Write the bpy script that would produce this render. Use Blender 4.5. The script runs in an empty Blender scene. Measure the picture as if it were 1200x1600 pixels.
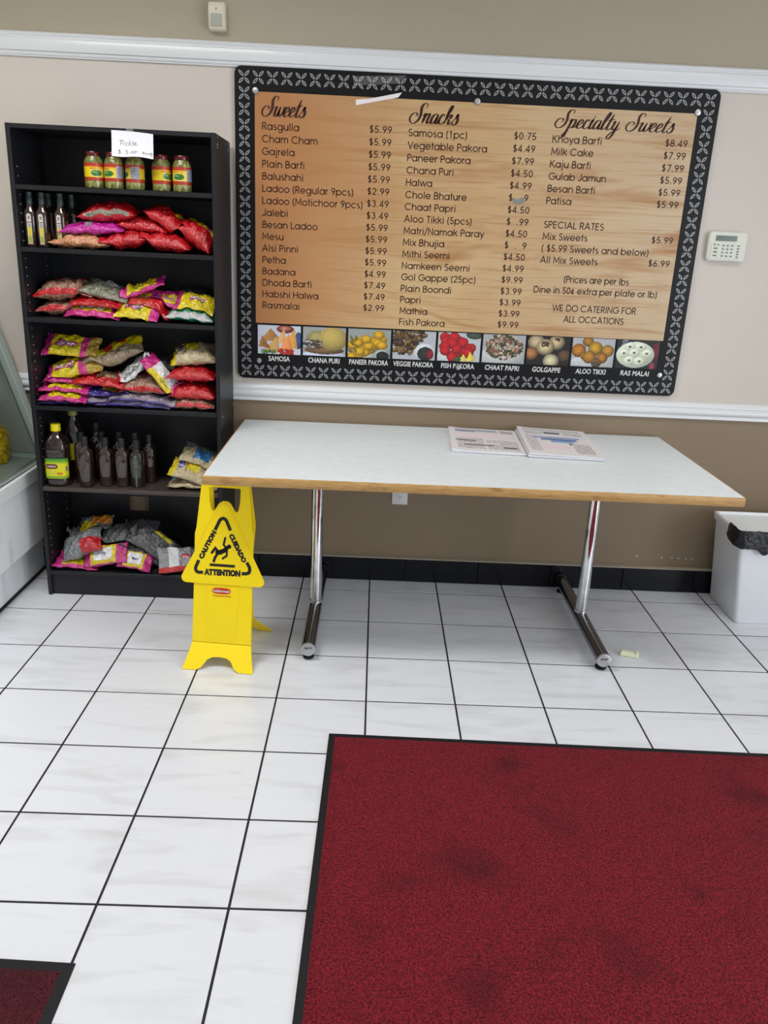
import bpy, bmesh, math, random
import numpy as np
from mathutils import Vector, Matrix, Euler
PI = math.pi
R = math.radians
C = bpy.context.scene.collection
sc = bpy.context.scene

# ------------------------------------------------------------ camera, world, lights, exposure
cd = bpy.data.cameras.new('camera')
cam = bpy.data.objects.new('camera', cd); C.objects.link(cam)
cam.location = (-0.0176, -3.4747, 1.4851)
cam.rotation_euler = (R(71.5157), R(-2.5664), R(-0.2950))
cd.sensor_fit = 'VERTICAL'; cd.sensor_height = 36.0; cd.sensor_width = 27.0
cd.lens = 36.0 * 1264.7 / 1600.0
cd.clip_start = 0.02
sc.camera = cam
wd = bpy.data.worlds.new('world'); sc.world = wd; wd.use_nodes = True
wd.node_tree.nodes['Background'].inputs[0].default_value = (0.80, 0.90, 1.0, 1)
wd.node_tree.nodes['Background'].inputs[1].default_value = 0.4
sc.view_settings.view_transform = 'Standard'; sc.view_settings.look = 'None'
sc.view_settings.gamma = 1.0; sc.view_settings.use_curve_mapping = False
sc.view_settings.exposure = 0.0
def area(name, loc, rot, sx, sy, power, col, spread=180):
    l = bpy.data.lights.new(name, 'AREA'); l.shape = 'RECTANGLE'; l.size = sx; l.size_y = sy
    l.energy = power; l.color = col; l.spread = R(spread)
    o = bpy.data.objects.new(name, l); C.objects.link(o); o.location = loc; o.rotation_euler = rot
    return o
# daylight through the shop windows behind the camera (wall_front)
area('daylight_window', (0.9, -6.35, 1.35), (R(90), 0, 0), 4.6, 2.3, 8, (0.86, 0.93, 1.0))
# daylight through the glazed shop door in the right wall
area('daylight_door', (3.66, -4.0, 1.35), (R(90), 0, R(90)), 3.0, 2.3, 132, (0.88, 0.94, 1.0))
# fluorescent troffers in the ceiling
TROFFERS = [(-1.2, -1.55), (1.35, -1.55), (-1.2, -3.9), (1.35, -3.9)]
for (x_, y_), w_ in zip(TROFFERS, (32, 10, 1, 5)):
    area('troffer_light', (x_, y_, 2.93), (0, 0, 0), 1.15, 0.55, w_, (1.0, 0.985, 0.96), 150)

# ------------------------------------------------------------ materials
MATS = {}
def mat(name, col=(0.8, 0.8, 0.8), rough=0.5, metal=0.0, coat=0.0, trans=0.0, ior=1.45, alpha=1.0,
        bump=None, mix=None, emit=None, crough=0.1, spec=0.5, attr=None):
    """bump=(scale,strength,dist[,detail]); mix=list of (kind,scale,col2,lo,hi[,stretch]) layered over the base colour"""
    if name in MATS: return MATS[name]
    m = bpy.data.materials.new(name); m.use_nodes = True; MATS[name] = m
    nt = m.node_tree; N = nt.nodes; L = nt.links
    b = N['Principled BSDF']
    b.inputs['Base Color'].default_value = (*col, 1)
    b.inputs['Roughness'].default_value = rough; b.inputs['Metallic'].default_value = metal
    b.inputs['Coat Weight'].default_value = coat; b.inputs['Coat Roughness'].default_value = crough
    b.inputs['Transmission Weight'].default_value = trans; b.inputs['IOR'].default_value = ior
    b.inputs['Alpha'].default_value = alpha; b.inputs['Specular IOR Level'].default_value = spec
    tc = N.new('ShaderNodeTexCoord')
    src = None
    if attr:
        a = N.new('ShaderNodeAttribute'); a.attribute_name = attr; src = a.outputs['Color']
    for (kind, scale, col2, lo, hi, *st) in (mix or []):
        mp = N.new('ShaderNodeMapping'); L.new(tc.outputs['Object'], mp.inputs[0])
        if st: mp.inputs['Scale'].default_value = st[0]
        if len(st) > 1: mp.inputs['Rotation'].default_value = st[1]
        if kind == 'noise':
            t = N.new('ShaderNodeTexNoise'); t.inputs['Scale'].default_value = scale; t.inputs['Detail'].default_value = 5
            o = t.outputs['Fac']
        elif kind == 'vor':
            t = N.new('ShaderNodeTexVoronoi'); t.inputs['Scale'].default_value = scale; o = t.outputs['Distance']
        elif kind == 'cell':
            t = N.new('ShaderNodeTexVoronoi'); t.inputs['Scale'].default_value = scale
            s = N.new('ShaderNodeSeparateColor'); L.new(t.outputs['Color'], s.inputs[0]); o = s.outputs[0]
        elif kind == 'wave':
            t = N.new('ShaderNodeTexWave'); t.inputs['Scale'].default_value = scale
            t.inputs['Distortion'].default_value = 7; t.inputs['Detail'].default_value = 3; t.bands_direction = 'Z'
            o = t.outputs['Fac']
        L.new(mp.outputs[0], t.inputs['Vector'])
        r = N.new('ShaderNodeMapRange'); r.inputs[1].default_value = lo; r.inputs[2].default_value = hi
        L.new(o, r.inputs[0])
        x = N.new('ShaderNodeMix'); x.data_type = 'RGBA'
        L.new(r.outputs[0], x.inputs[0])
        if src is None: x.inputs[6].default_value = (*col, 1)
        else: L.new(src, x.inputs[6])
        x.inputs[7].default_value = (*col2, 1)
        src = x.outputs[2]
    if src is not None: L.new(src, b.inputs['Base Color'])
    if bump:
        t = N.new('ShaderNodeTexNoise'); t.inputs['Scale'].default_value = bump[0]
        t.inputs['Detail'].default_value = bump[3] if len(bump) > 3 else 2
        L.new(tc.outputs['Object'], t.inputs['Vector'])
        bp = N.new('ShaderNodeBump'); bp.inputs['Strength'].default_value = bump[1]; bp.inputs['Distance'].default_value = bump[2]
        L.new(t.outputs['Fac'], bp.inputs['Height']); L.new(bp.outputs[0], b.inputs['Normal'])
        if coat: L.new(bp.outputs[0], b.inputs['Coat Normal'])
    if emit:
        b.inputs['Emission Color'].default_value = (*emit[0], 1); b.inputs['Emission Strength'].default_value = emit[1]
    return m
def s2l(h):
    h = h.lstrip('#'); v = [int(h[i:i+2], 16) / 255 for i in (0, 2, 4)]
    return tuple(c / 12.92 if c <= 0.04045 else ((c + 0.055) / 1.055) ** 2.4 for c in v)

mat('paint_tan_upper', s2l('b0a692'), 0.62, mix=[('noise', 1.3, s2l('aca18e'), 0.35, 0.7)], bump=(160, 0.12, 0.002))
mat('paint_offwhite', s2l('d8cfc6'), 0.6, mix=[('noise', 1.1, s2l('d2c8bd'), 0.35, 0.7)], bump=(160, 0.12, 0.002))
mat('paint_tan_lower', s2l('8e7c64'), 0.5, mix=[('noise', 1.5, s2l('8a7762'), 0.35, 0.7)], bump=(160, 0.15, 0.002))
mat('trim_white', s2l('e6e8ea'), 0.3, coat=0.2)
mat('ceiling_white', s2l('e4e2dc'), 0.8)
mat('grout_dark', s2l('26252a'), 0.9, bump=(300, 0.3, 0.002))
mat('caulk', s2l('b5aa98'), 0.5)
mat('black_tile', (0.006, 0.0065, 0.009), 0.18, spec=.35)
mat('black_laminate', (0.013, 0.0135, 0.016), 0.40, spec=.4, bump=(220, 0.15, 0.001), mix=[('noise', 60, (0.015, 0.0155, 0.018), 0.4, 0.7)])
mat('brown_black_laminate', (0.055, 0.042, 0.038), 0.35, mix=[('noise', 14, (0.085, 0.062, 0.052), 0.35, 0.7, (1, 9, 9))])
mat('pin_hole', (0.5, 0.5, 0.48), 0.5)
mat('table_laminate', s2l('e8f0f4'), 0.32, mix=[('noise', 30, s2l('e3ebef'), 0.4, 0.65)])
mat('edge_wood', s2l('c49c62'), 0.45, mix=[('noise', 22, s2l('a67c44'), 0.45, 0.72, (1, 6, 14)), ('noise', 9, s2l('8a6236'), 0.62, 0.75, (1, 4, 4))])
mat('chrome', (0.78, 0.79, 0.80), 0.09, 1.0, mix=[('noise', 25, (0.6, 0.61, 0.63), 0.45, 0.7)])
mat('steel_cap', (0.50, 0.50, 0.51), 0.38, 1.0); mat('chrome_dark', (0.26, 0.27, 0.30), 0.14, 1.0)  # chrome_dark: the foot bars' dark reflections put into the metal colour
mat('rubber', (0.010, 0.010, 0.011), 0.6, spec=.3)
mat('ink_black', (0.012, 0.01, 0.01), 0.5)
mat('ink_brown', s2l('3d1f12'), 0.4, spec=0.4)
mat('ink_white', s2l('dcdcdc'), 0.5)
mat('ink_grey', s2l('8f9093'), 0.4)
mat('ink_pen', s2l('26262c'), 0.6)
mat('board_black', (0.008, 0.008, 0.009), 0.3, spec=.25)
mat('yellow_plastic', s2l('fbdc04'), 0.38, coat=0.1, bump=(500, 0.06, 0.001))
mat('paper_white', s2l('ecebf0'), 0.7, bump=(25, 0.35, 0.004))
mat('tape_white', s2l('f0ecec'), 0.6)
mat('tape_clear', (0.75, 0.77, 0.78), 0.2, alpha=0.12)
mat('bin_white', s2l('eef1f4'), 0.35)
mat('bin_bag', (0.01, 0.01, 0.012), 0.22, bump=(45, 0.9, 0.01, 4))
mat('abs_ivory', s2l('dfe0d2'), 0.4)
mat('abs_cream', s2l('ded8c2'), 0.4)
mat('lens_grey', s2l('b4b6aa'), 0.25)
mat('lcd', s2l('69756e'), 0.15)
mat('key_grey', s2l('868c86'), 0.5)
mat('outlet_white', s2l('e6e4e0'), 0.3)
mat('marble_panel', s2l('f0f2f4'), 0.22, mix=[('noise', 3.0, s2l('cfd2d6'), 0.52, 0.72, (1, 2.6, .8), (0.5, 0, 0))])
mat('case_white', s2l('eef2f2'), 0.25)
mat('case_back', s2l('c4c8b8'), 0.5)
mat('case_deck', s2l('a3aea6'), 0.25)
mat('glass', (0.96, 0.98, 0.97), 0.02, trans=1.0, ior=1.25)
mat('glass_edge', s2l('b9cfc8'), 0.12, coat=0.6)
mat('sweet_yellow', s2l('d8b400'), 0.35, coat=0.5, mix=[('vor', 60, s2l('8e7a00'), 0.3, 0.75)], bump=(60, 0.5, 0.004))
mat('debris_green', s2l('eef0cf'), 0.6)

def floor_tile_mat():
    m = bpy.data.materials.new('floor_tile_glaze'); m.use_nodes = True; MATS['tile'] = m
    nt = m.node_tree; N = nt.nodes; L = nt.links; b = N['Principled BSDF']
    tc = N.new('ShaderNodeTexCoord'); oi = N.new('ShaderNodeObjectInfo')
    ad = N.new('ShaderNodeVectorMath'); ad.operation = 'MULTIPLY_ADD'
    cx = N.new('ShaderNodeCombineXYZ')
    for i in range(3): L.new(oi.outputs['Random'], cx.inputs[i])
    L.new(cx.outputs[0], ad.inputs[0]); ad.inputs[1].default_value = (40, 70, 30); L.new(tc.outputs['Object'], ad.inputs[2])
    mp = N.new('ShaderNodeMapping'); L.new(ad.outputs[0], mp.inputs[0])
    mp.inputs['Rotation'].default_value = (0, 0, R(-28)); mp.inputs['Scale'].default_value = (1.6, 7, 1)
    t = N.new('ShaderNodeTexNoise'); t.inputs['Scale'].default_value = 2.2; t.inputs['Detail'].default_value = 6; t.inputs['Distortion'].default_value = 0.6
    L.new(mp.outputs[0], t.inputs['Vector'])
    r = N.new('ShaderNodeMapRange'); r.inputs[1].default_value = 0.5; r.inputs[2].default_value = 0.78; L.new(t.outputs['Fac'], r.inputs[0])
    x = N.new('ShaderNodeMix'); x.data_type = 'RGBA'; L.new(r.outputs[0], x.inputs[0])
    x.inputs[6].default_value = (*s2l('e6e8ee'), 1); x.inputs[7].default_value = (*s2l('d2d3d6'), 1)
    L.new(x.outputs[2], b.inputs['Base Color'])
    b.inputs['Roughness'].default_value = 0.3; b.inputs['Coat Weight'].default_value = 0.25; b.inputs['Coat Roughness'].default_value = 0.12
floor_tile_mat()

def carpet_mat(name, a, bb, c):
    m = bpy.data.materials.new(name); m.use_nodes = True; MATS[name] = m
    nt = m.node_tree; N = nt.nodes; L = nt.links; b = N['Principled BSDF']
    tc = N.new('ShaderNodeTexCoord')
    n1 = N.new('ShaderNodeTexNoise'); n1.inputs['Scale'].default_value = 200; n1.inputs['Detail'].default_value = 3
    n2 = N.new('ShaderNodeTexNoise'); n2.inputs['Scale'].default_value = 4.5; n2.inputs['Detail'].default_value = 6
    n3 = N.new('ShaderNodeTexVoronoi'); n3.inputs['Scale'].default_value = 55
    for n in (n1, n2, n3): L.new(tc.outputs['Object'], n.inputs['Vector'])
    r1 = N.new('ShaderNodeMapRange'); r1.inputs[1].default_value = .36; r1.inputs[2].default_value = .66; L.new(n1.outputs['Fac'], r1.inputs[0])
    x = N.new('ShaderNodeMix'); x.data_type = 'RGBA'; L.new(r1.outputs[0], x.inputs[0]); x.inputs[6].default_value = (*a, 1); x.inputs[7].default_value = (*bb, 1)
    r2 = N.new('ShaderNodeMapRange'); r2.inputs[1].default_value = .54; r2.inputs[2].default_value = .72; r2.inputs[4].default_value = .6; L.new(n2.outputs['Fac'], r2.inputs[0])
    y = N.new('ShaderNodeMix'); y.data_type = 'RGBA'; L.new(r2.outputs[0], y.inputs[0]); L.new(x.outputs[2], y.inputs[6]); y.inputs[7].default_value = (*c, 1)
    # lint specks
    r3 = N.new('ShaderNodeMapRange'); r3.inputs[1].default_value = .045; r3.inputs[2].default_value = .03; L.new(n3.outputs['Distance'], r3.inputs[0])
    s = N.new('ShaderNodeSeparateColor'); L.new(n3.outputs['Color'], s.inputs[0])
    g = N.new('ShaderNodeMath'); g.operation = 'GREATER_THAN'; g.inputs[1].default_value = .9; L.new(s.outputs[0], g.inputs[0])
    mu = N.new('ShaderNodeMath'); mu.operation = 'MULTIPLY'; L.new(g.outputs[0], mu.inputs[0]); L.new(r3.outputs[0], mu.inputs[1])
    z = N.new('ShaderNodeMix'); z.data_type = 'RGBA'; L.new(mu.outputs[0], z.inputs[0]); L.new(y.outputs[2], z.inputs[6]); z.inputs[7].default_value = (*s2l('c39a93'), 1)
    L.new(z.outputs[2], b.inputs['Base Color']); b.inputs['Roughness'].default_value = 0.95
    b.inputs['Specular IOR Level'].default_value = 0.1; b.inputs['Sheen Weight'].default_value = 0.03
    bp = N.new('ShaderNodeBump'); bp.inputs['Strength'].default_value = 1.0; bp.inputs['Distance'].default_value = .006
    L.new(n1.outputs['Fac'], bp.inputs['Height']); L.new(bp.outputs[0], b.inputs['Normal'])
carpet_mat('carpet_red', s2l('50141c'), s2l('8f2430'), s2l('3a151a'))
carpet_mat('carpet_maroon', s2l('3a161c'), s2l('5c252c'), s2l('2b1519'))

def wood_mat():
    m = bpy.data.materials.new('printed_wood'); m.use_nodes = True; MATS['printed_wood'] = m
    nt = m.node_tree; N = nt.nodes; L = nt.links; b = N['Principled BSDF']
    tc = N.new('ShaderNodeTexCoord')
    def noise(scale, sv, det, dist=0.0):
        mp = N.new('ShaderNodeMapping'); mp.inputs['Scale'].default_value = sv; L.new(tc.outputs['Object'], mp.inputs[0])
        t = N.new('ShaderNodeTexNoise'); t.inputs['Scale'].default_value = scale; t.inputs['Detail'].default_value = det
        t.inputs['Distortion'].default_value = dist; L.new(mp.outputs[0], t.inputs['Vector']); return t.outputs['Fac']
    def ramp(f, lo, hi, c0, c1, src=None):
        r = N.new('ShaderNodeMapRange'); r.inputs[1].default_value = lo; r.inputs[2].default_value = hi; L.new(f, r.inputs[0])
        x = N.new('ShaderNodeMix'); x.data_type = 'RGBA'; L.new(r.outputs[0], x.inputs[0])
        if src is None: x.inputs[6].default_value = (*c0, 1)
        else: L.new(src, x.inputs[6])
        x.inputs[7].default_value = (*c1, 1); return x.outputs[2]
    c = ramp(noise(1.6, (1, 1, 1.4), 2), .38, .62, s2l('c49a68'), s2l('cfae7e'))
    sx = N.new('ShaderNodeSeparateXYZ'); L.new(tc.outputs['Object'], sx.inputs[0])
    c = ramp(sx.outputs[0], 0.0, 1.3, None, s2l('cfbb9e'), c)     # the print pales towards its right end
    c = ramp(noise(2.0, (.9, 1, 7), 6, 1.2), .5, .74, None, s2l('b07c46'), c)
    c = ramp(noise(6.0, (.6, 1, 20), 5, .5), .53, .85, None, s2l('a5713c'), c)
    c = ramp(sx.outputs[0], -.25, -.75, None, s2l('b57b47'), c)
    L.new(c, b.inputs['Base Color']); b.inputs['Roughness'].default_value = .4
    b.inputs['Coat Weight'].default_value = .35; b.inputs['Coat Roughness'].default_value = .09
wood_mat()

# ------------------------------------------------------------ mesh helpers
def newbm(): return bmesh.new()
def obj(name, bm, mats, parent=None, smooth=False, loc=None, rot=None, sharp=35, kind=None, label=None):
    me = bpy.data.meshes.new(name); bm.to_mesh(me); bm.free()
    if not isinstance(mats, (list, tuple)): mats = [mats]
    for m in mats: me.materials.append(MATS[m])
    if smooth:
        me.polygons.foreach_set('use_smooth', [True] * len(me.polygons)); me.set_sharp_from_angle(angle=R(sharp))
    o = bpy.data.objects.new(name, me); C.objects.link(o)
    if parent: o.parent = parent
    if loc: o.location = loc
    if rot: o.rotation_euler = rot
    if kind: o['kind'] = kind
    if label: o['label'] = label
    return o
def thing(name, label, cat, loc=(0, 0, 0), rot=(0, 0, 0), group=None):
    o = bpy.data.objects.new(name, None); C.objects.link(o); o.empty_display_size = .05
    o.location = loc; o.rotation_euler = rot; o['label'] = label; o['category'] = cat
    if group: o['group'] = group
    return o
def tag(o, label, cat, group=None):
    o['label'] = label; o['category'] = cat
    if group: o['group'] = group
    return o
def dup(root, loc, label, group=None, rot=None):
    r = root.copy(); C.objects.link(r); r.location = loc; r['label'] = label
    if rot: r.rotation_euler = rot
    if group: r['group'] = group
    for ch in list(root.children):
        c = ch.copy(); C.objects.link(c); c.parent = r
        for g in ch.children:
            d = g.copy(); C.objects.link(d); d.parent = c
    return r
def box(bm, x0, x1, y0, y1, z0, z1, bev=0.0, mi=0, seg=2, M=None):
    t = bmesh.new()
    vs = [t.verts.new((x, y, z)) for x in (x0, x1) for y in (y0, y1) for z in (z0, z1)]
    for f in ((0, 1, 3, 2), (4, 6, 7, 5), (0, 4, 5, 1), (2, 3, 7, 6), (0, 2, 6, 4), (1, 5, 7, 3)):
        t.faces.new([vs[i] for i in f])
    if bev > 0: bmesh.ops.bevel(t, geom=t.edges[:], offset=bev, segments=seg, affect='EDGES', profile=.5)
    merge(bm, t, mi, M)
def merge(bm, t, mi=None, M=None):
    mp = {}
    for v in t.verts: mp[v] = bm.verts.new(M @ v.co if M is not None else v.co)
    for f in t.faces:
        try: n = bm.faces.new([mp[v] for v in f.verts])
        except ValueError: continue
        n.material_index = f.material_index if mi is None else mi
    t.free()
def lathe(bm, prof, n=24, mi=0, M=None, cap=True, mif=None, sq=None):
    """prof: list of (r,z). sq: superellipse exponent for squarish bottles"""
    t = bmesh.new(); rings = []
    for (r, z) in prof:
        ring = []
        for k in range(n):
            a = 2 * PI * k / n; c, s = math.cos(a), math.sin(a)
            f = 1.0
            if sq: f = 1.0 / (abs(c) ** sq + abs(s) ** sq) ** (1.0 / sq)
            ring.append(t.verts.new((r * c * f, r * s * f, z)))
        rings.append(ring)
    for i in range(len(rings) - 1):
        for k in range(n):
            f = t.faces.new((rings[i][k], rings[i][(k + 1) % n], rings[i + 1][(k + 1) % n], rings[i + 1][k]))
            f.material_index = mif(i) if mif else mi
    if cap:
        if prof[0][0] > 1e-6: t.faces.new(rings[0][::-1]).material_index = mif(0) if mif else mi
        if prof[-1][0] > 1e-6: t.faces.new(rings[-1]).material_index = mif(len(prof) - 2) if mif else mi
    merge(bm, t, None, M)
def prism(bm, poly, y0, y1, mi=0, bev=0.0, M=None, axis='y'):
    """poly of (a,b) -> extruded along axis. axis y: (x,z); axis x: (y,z); axis z: (x,y)"""
    def P(a, b, c):
        return (a, c, b) if axis == 'y' else ((c, a, b) if axis == 'x' else (a, b, c))
    t = bmesh.new()
    A = [t.verts.new(P(a, b, y0)) for a, b in poly]; B = [t.verts.new(P(a, b, y1)) for a, b in poly]
    n = len(poly); t.faces.new(A); t.faces.new(B[::-1])
    for i in range(n): t.faces.new((A[i], B[i], B[(i + 1) % n], A[(i + 1) % n]))
    bmesh.ops.recalc_face_normals(t, faces=t.faces[:])
    if bev: bmesh.ops.bevel(t, geom=[e for e in t.edges if len(e.link_faces) == 2 and e.calc_face_angle() > .5], offset=bev, segments=2, affect='EDGES')
    merge(bm, t, mi, M)
def rrect(x0, x1, z0, z1, r, n=6):
    p = []
    for cx, cz, a0 in ((x1 - r, z1 - r, 0), (x0 + r, z1 - r, 90), (x0 + r, z0 + r, 180), (x1 - r, z0 + r, 270)):
        for i in range(n + 1):
            a = R(a0 + 90 * i / n); p.append((cx + r * math.cos(a), cz + r * math.sin(a)))
    return p
def tube(bm, pts, r, n=16, mi=0, caps=True):
    pts = [Vector(p) for p in pts]; rings = []
    up = None
    for i, p in enumerate(pts):
        d = (pts[min(i + 1, len(pts) - 1)] - pts[max(i - 1, 0)]).normalized()
        if up is None: up = d.orthogonal().normalized()
        up = (up - d * up.dot(d)).normalized(); s = d.cross(up)
        rr = r[i] if isinstance(r, (list, tuple)) else r
        rings.append([bm.verts.new(p + rr * (math.cos(2 * PI * k / n) * up + math.sin(2 * PI * k / n) * s)) for k in range(n)])
    for i in range(len(rings) - 1):
        for k in range(n):
            bm.faces.new((rings[i][k], rings[i][(k + 1) % n], rings[i + 1][(k + 1) % n], rings[i + 1][k])).material_index = mi
    if caps: bm.faces.new(rings[0][::-1]).material_index = mi; bm.faces.new(rings[-1]).material_index = mi
def fix(bm): bmesh.ops.recalc_face_normals(bm, faces=bm.faces[:])

# ------------------------------------------------------------ strokes (flat print made of ribbons)
def ribbon2d(pts, w, closed=False):
    """list of 2-D quads following the polyline pts with width w (number or per point), mitred joints"""
    n = len(pts); out = []
    P = [Vector((p[0], p[1])) for p in pts]
    L_, R_ = [], []
    for i in range(n):
        a = P[i - 1] if (i > 0 or closed) else None
        b = P[(i + 1) % n] if (i < n - 1 or closed) else None
        d1 = (P[i] - a).normalized() if a is not None else None
        d2 = (b - P[i]).normalized() if b is not None else None
        if d1 is None: d1 = d2
        if d2 is None: d2 = d1
        d = (d1 + d2)
        if d.length < 1e-6: d = d1.copy()
        d.normalize(); nn = Vector((-d.y, d.x)); k = max(.35, nn.dot(Vector((-d1.y, d1.x))))
        ww = (w[i] if isinstance(w, (list, tuple)) else w) / 2 / k
        L_.append(P[i] + nn * ww); R_.append(P[i] - nn * ww)
    for i in range(n if closed else n - 1):
        j = (i + 1) % n; out.append((L_[i], R_[i], R_[j], L_[j]))
    return out
def arc(cx, cy, rx, ry, a0, a1, n=None):
    n = n or max(4, int(abs(a1 - a0) / 18))
    return [(cx + rx * math.cos(R(a0 + (a1 - a0) * i / n)), cy + ry * math.sin(R(a0 + (a1 - a0) * i / n))) for i in range(n + 1)]
r_, X_ = .315, .37       # lower-case bowl radius and centre height (cap height 1, stroke .12)
def GL():
    g = {}
    o = arc(.37, X_, r_, r_, 0, 360)
    st = lambda x, a, b: [(x, a), (x, b)]
    g['a'] = (.80, [o, st(.70, 0, .74)])
    g['b'] = (.80, [arc(.41, X_, r_, r_, 0, 360), st(.08, 0, 1)])
    g['c'] = (.70, [arc(.37, X_, r_, r_, 40, 320)])
    g['d'] = (.80, [o, st(.70, 0, 1)])
    g['e'] = (.76, [[(.055, .36), (.685, .36)] , arc(.37, X_, r_, r_, 0, 325)])
    g['f'] = (.40, [arc(.37, .76, .18, .18, 90, 180) + [(.19, 0)], [(.03, .68), (.38, .68)]])
    g['g'] = (.80, [o, [(.70, .74), (.70, -.05)] + arc(.40, -.03, .30, .23, 0, -150)])
    g['h'] = (.70, [st(.08, 0, 1), [(.60, 0)] + arc(.34, .42, .26, .26, 0, 180)])
    g['i'] = (.26, [st(.12, 0, .74), st(.12, .88, 1.0)])
    g['j'] = (.28, [[(.14, .74), (.14, -.26), (.0, -.26)], st(.14, .88, 1.0)])
    g['k'] = (.62, [st(.08, 0, 1), [(.55, .74), (.12, .36)], [(.24, .44), (.58, 0)]])
    g['l'] = (.26, [st(.12, 0, 1)])
    g['m'] = (1.06, [st(.08, 0, .74), [(.52, 0)] + arc(.30, .46, .22, .22, 0, 180), [(.95, 0)] + arc(.735, .46, .215, .22, 0, 180)])
    g['n'] = (.70, [st(.08, 0, .74), [(.60, 0)] + arc(.34, .42, .26, .26, 0, 180)])
    g['o'] = (.76, [o])
    g['p'] = (.80, [arc(.41, X_, r_, r_, 0, 360), st(.08, -.28, .74)])
    g['r'] = (.38, [st(.08, 0, .74), arc(.34, .42, .26, .26, 90, 180)])
    g['s'] = (.52, [arc(.26, .53, .16, .155, 50, 250) [:-1] + [(.26, .375)] + arc(.26, .215, .18, .16, 70, -140)])
    g['t'] = (.36, [st(.17, 0, 1), [(.02, .68), (.33, .68)]])
    g['u'] = (.70, [[(.08, .74), (.08, .32)] + arc(.34, .32, .26, .26, 180, 360) + [(.60, .74)], st(.60, 0, .74)])
    g['v'] = (.60, [[(.03, .74), (.30, .05), (.57, .74)]])
    g['w'] = (.92, [[(.03, .74), (.25, .06), (.46, .70), (.67, .06), (.89, .74)]])
    g['x'] = (.60, [[(.04, .74), (.56, 0)], [(.56, .74), (.04, 0)]])
    g['y'] = (.60, [[(.03, .74), (.31, .05)], [(.57, .74), (.19, -.28)]])
    g['z'] = (.56, [[(.04, .68), (.50, .68), (.06, .06), (.52, .06)]])
    g['A'] = (.86, [[(.04, 0), (.42, .95), (.80, 0)], [(.17, .33), (.67, .33)]])
    g['B'] = (.68, [[(.08, 0), (.08, .94)], [(.08, .94), (.34, .94)] + arc(.34, .73, .21, .21, 90, -90) + [(.08, .52)], [(.08, .52), (.36, .52)] + arc(.36, .29, .24, .23, 90, -90) + [(.08, .06)]])
    g['C'] = (.96, [arc(.51, .5, .44, .44, 42, 318)])
    g['D'] = (.84, [[(.08, .06), (.08, .94), (.36, .94)] + arc(.36, .5, .40, .44, 90, -90) + [(.08, .06)]])
    g['E'] = (.60, [[(.52, .94), (.08, .94), (.08, .06), (.52, .06)], [(.08, .52), (.50, .52)]])
    g['F'] = (.54, [[(.50, .94), (.08, .94), (.08, 0)], [(.08, .52), (.47, .52)]])
    g['G'] = (.98, [arc(.51, .5, .44, .44, 40, 360) + [(.52, .48)]])
    g['H'] = (.76, [st(.08, 0, 1), st(.66, 0, 1), [(.08, .52), (.66, .52)]])
    g['I'] = (.26, [st(.12, 0, 1)])
    g['J'] = (.56, [[(.46, 1), (.46, .25)] + arc(.26, .25, .20, .20, 0, -180)])
    g['K'] = (.74, [st(.08, 0, 1), [(.64, 1), (.12, .47)], [(.24, .6), (.70, 0)]])
    g['L'] = (.54, [[(.08, 1), (.08, .06), (.50, .06)]])
    g['M'] = (.96, [[(.08, 0), (.12, .95), (.47, .25), (.82, .95), (.86, 0)]])
    g['N'] = (.80, [[(.08, 0), (.08, .92), (.68, .08), (.68, 1)]])
    g['O'] = (1.0, [arc(.50, .5, .44, .44, 0, 360)])
    g['P'] = (.62, [[(.08, 0), (.08, .94), (.32, .94)] + arc(.32, .70, .23, .24, 90, -90) + [(.08, .46)]])
    g['R'] = (.66, [[(.08, 0), (.08, .94), (.32, .94)] + arc(.32, .71, .22, .23, 90, -90) + [(.08, .48)], [(.32, .48), (.58, 0)]])
    g['S'] = (.62, [arc(.31, .725, .20, .215, 35, 250)[:-1] + [(.31, .51)] + arc(.31, .275, .23, .22, 70, -150)])
    g['T'] = (.58, [[(.03, .94), (.55, .94)], st(.29, 0, .94)])
    g['V'] = (.76, [[(.03, 1), (.38, .05), (.73, 1)]])
    g['W'] = (1.1, [[(.03, 1), (.29, .06), (.55, .94), (.81, .06), (1.07, 1)]])
    g['0'] = (.62, [arc(.30, .5, .22, .44, 0, 360)])
    g['1'] = (.62, [[(.12, .80), (.33, .94), (.33, 0)]])
    g['2'] = (.62, [arc(.30, .71, .21, .23, 170, -40) + [(.10, .06), (.55, .06)]])
    g['3'] = (.62, [arc(.28, .73, .19, .20, 150, -90), arc(.28, .29, .23, .235, 90, -150)])
    g['4'] = (.62, [[(.42, 0), (.42, .94), (.06, .27), (.56, .27)]])
    g['5'] = (.62, [[(.50, .94), (.17, .94), (.12, .52)] + arc(.28, .31, .235, .25, 120, -150)])
    g['6'] = (.62, [arc(.30, .29, .22, .235, 0, 360), [(.40, 1), (.10, .40)]])
    g['7'] = (.62, [[(.06, .94), (.52, .94), (.20, 0)]])
    g['8'] = (.62, [arc(.30, .72, .185, .21, 0, 360), arc(.30, .285, .225, .235, 0, 360)])
    g['9'] = (.62, [arc(.30, .69, .22, .235, 0, 360), [(.51, .60), (.21, 0)]])
    g['.'] = (.30, [st(.13, 0, .14)])
    g['$'] = (.62, [arc(.30, .70, .18, .19, 35, 250)[:-1] + [(.30, .50)] + arc(.30, .29, .20, .19, 70, -150), st(.30, -.08, 1.08)])
    g['('] = (.34, [arc(.48, .42, .38, .70, 125, 235)])
    g[')'] = (.34, [arc(-.16, .42, .38, .70, 55, -55)])
    g['/'] = (.44, [[(.02, -.12), (.40, 1.08)]])
    g['c|'] = (.60, [arc(.30, X_, .22, .26, 40, 320), st(.30, -.02, .78)])
    g[' '] = (.30, [])
    return g
GLY = {k: (a + .055, s) for k, (a, s) in GL().items()}
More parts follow.
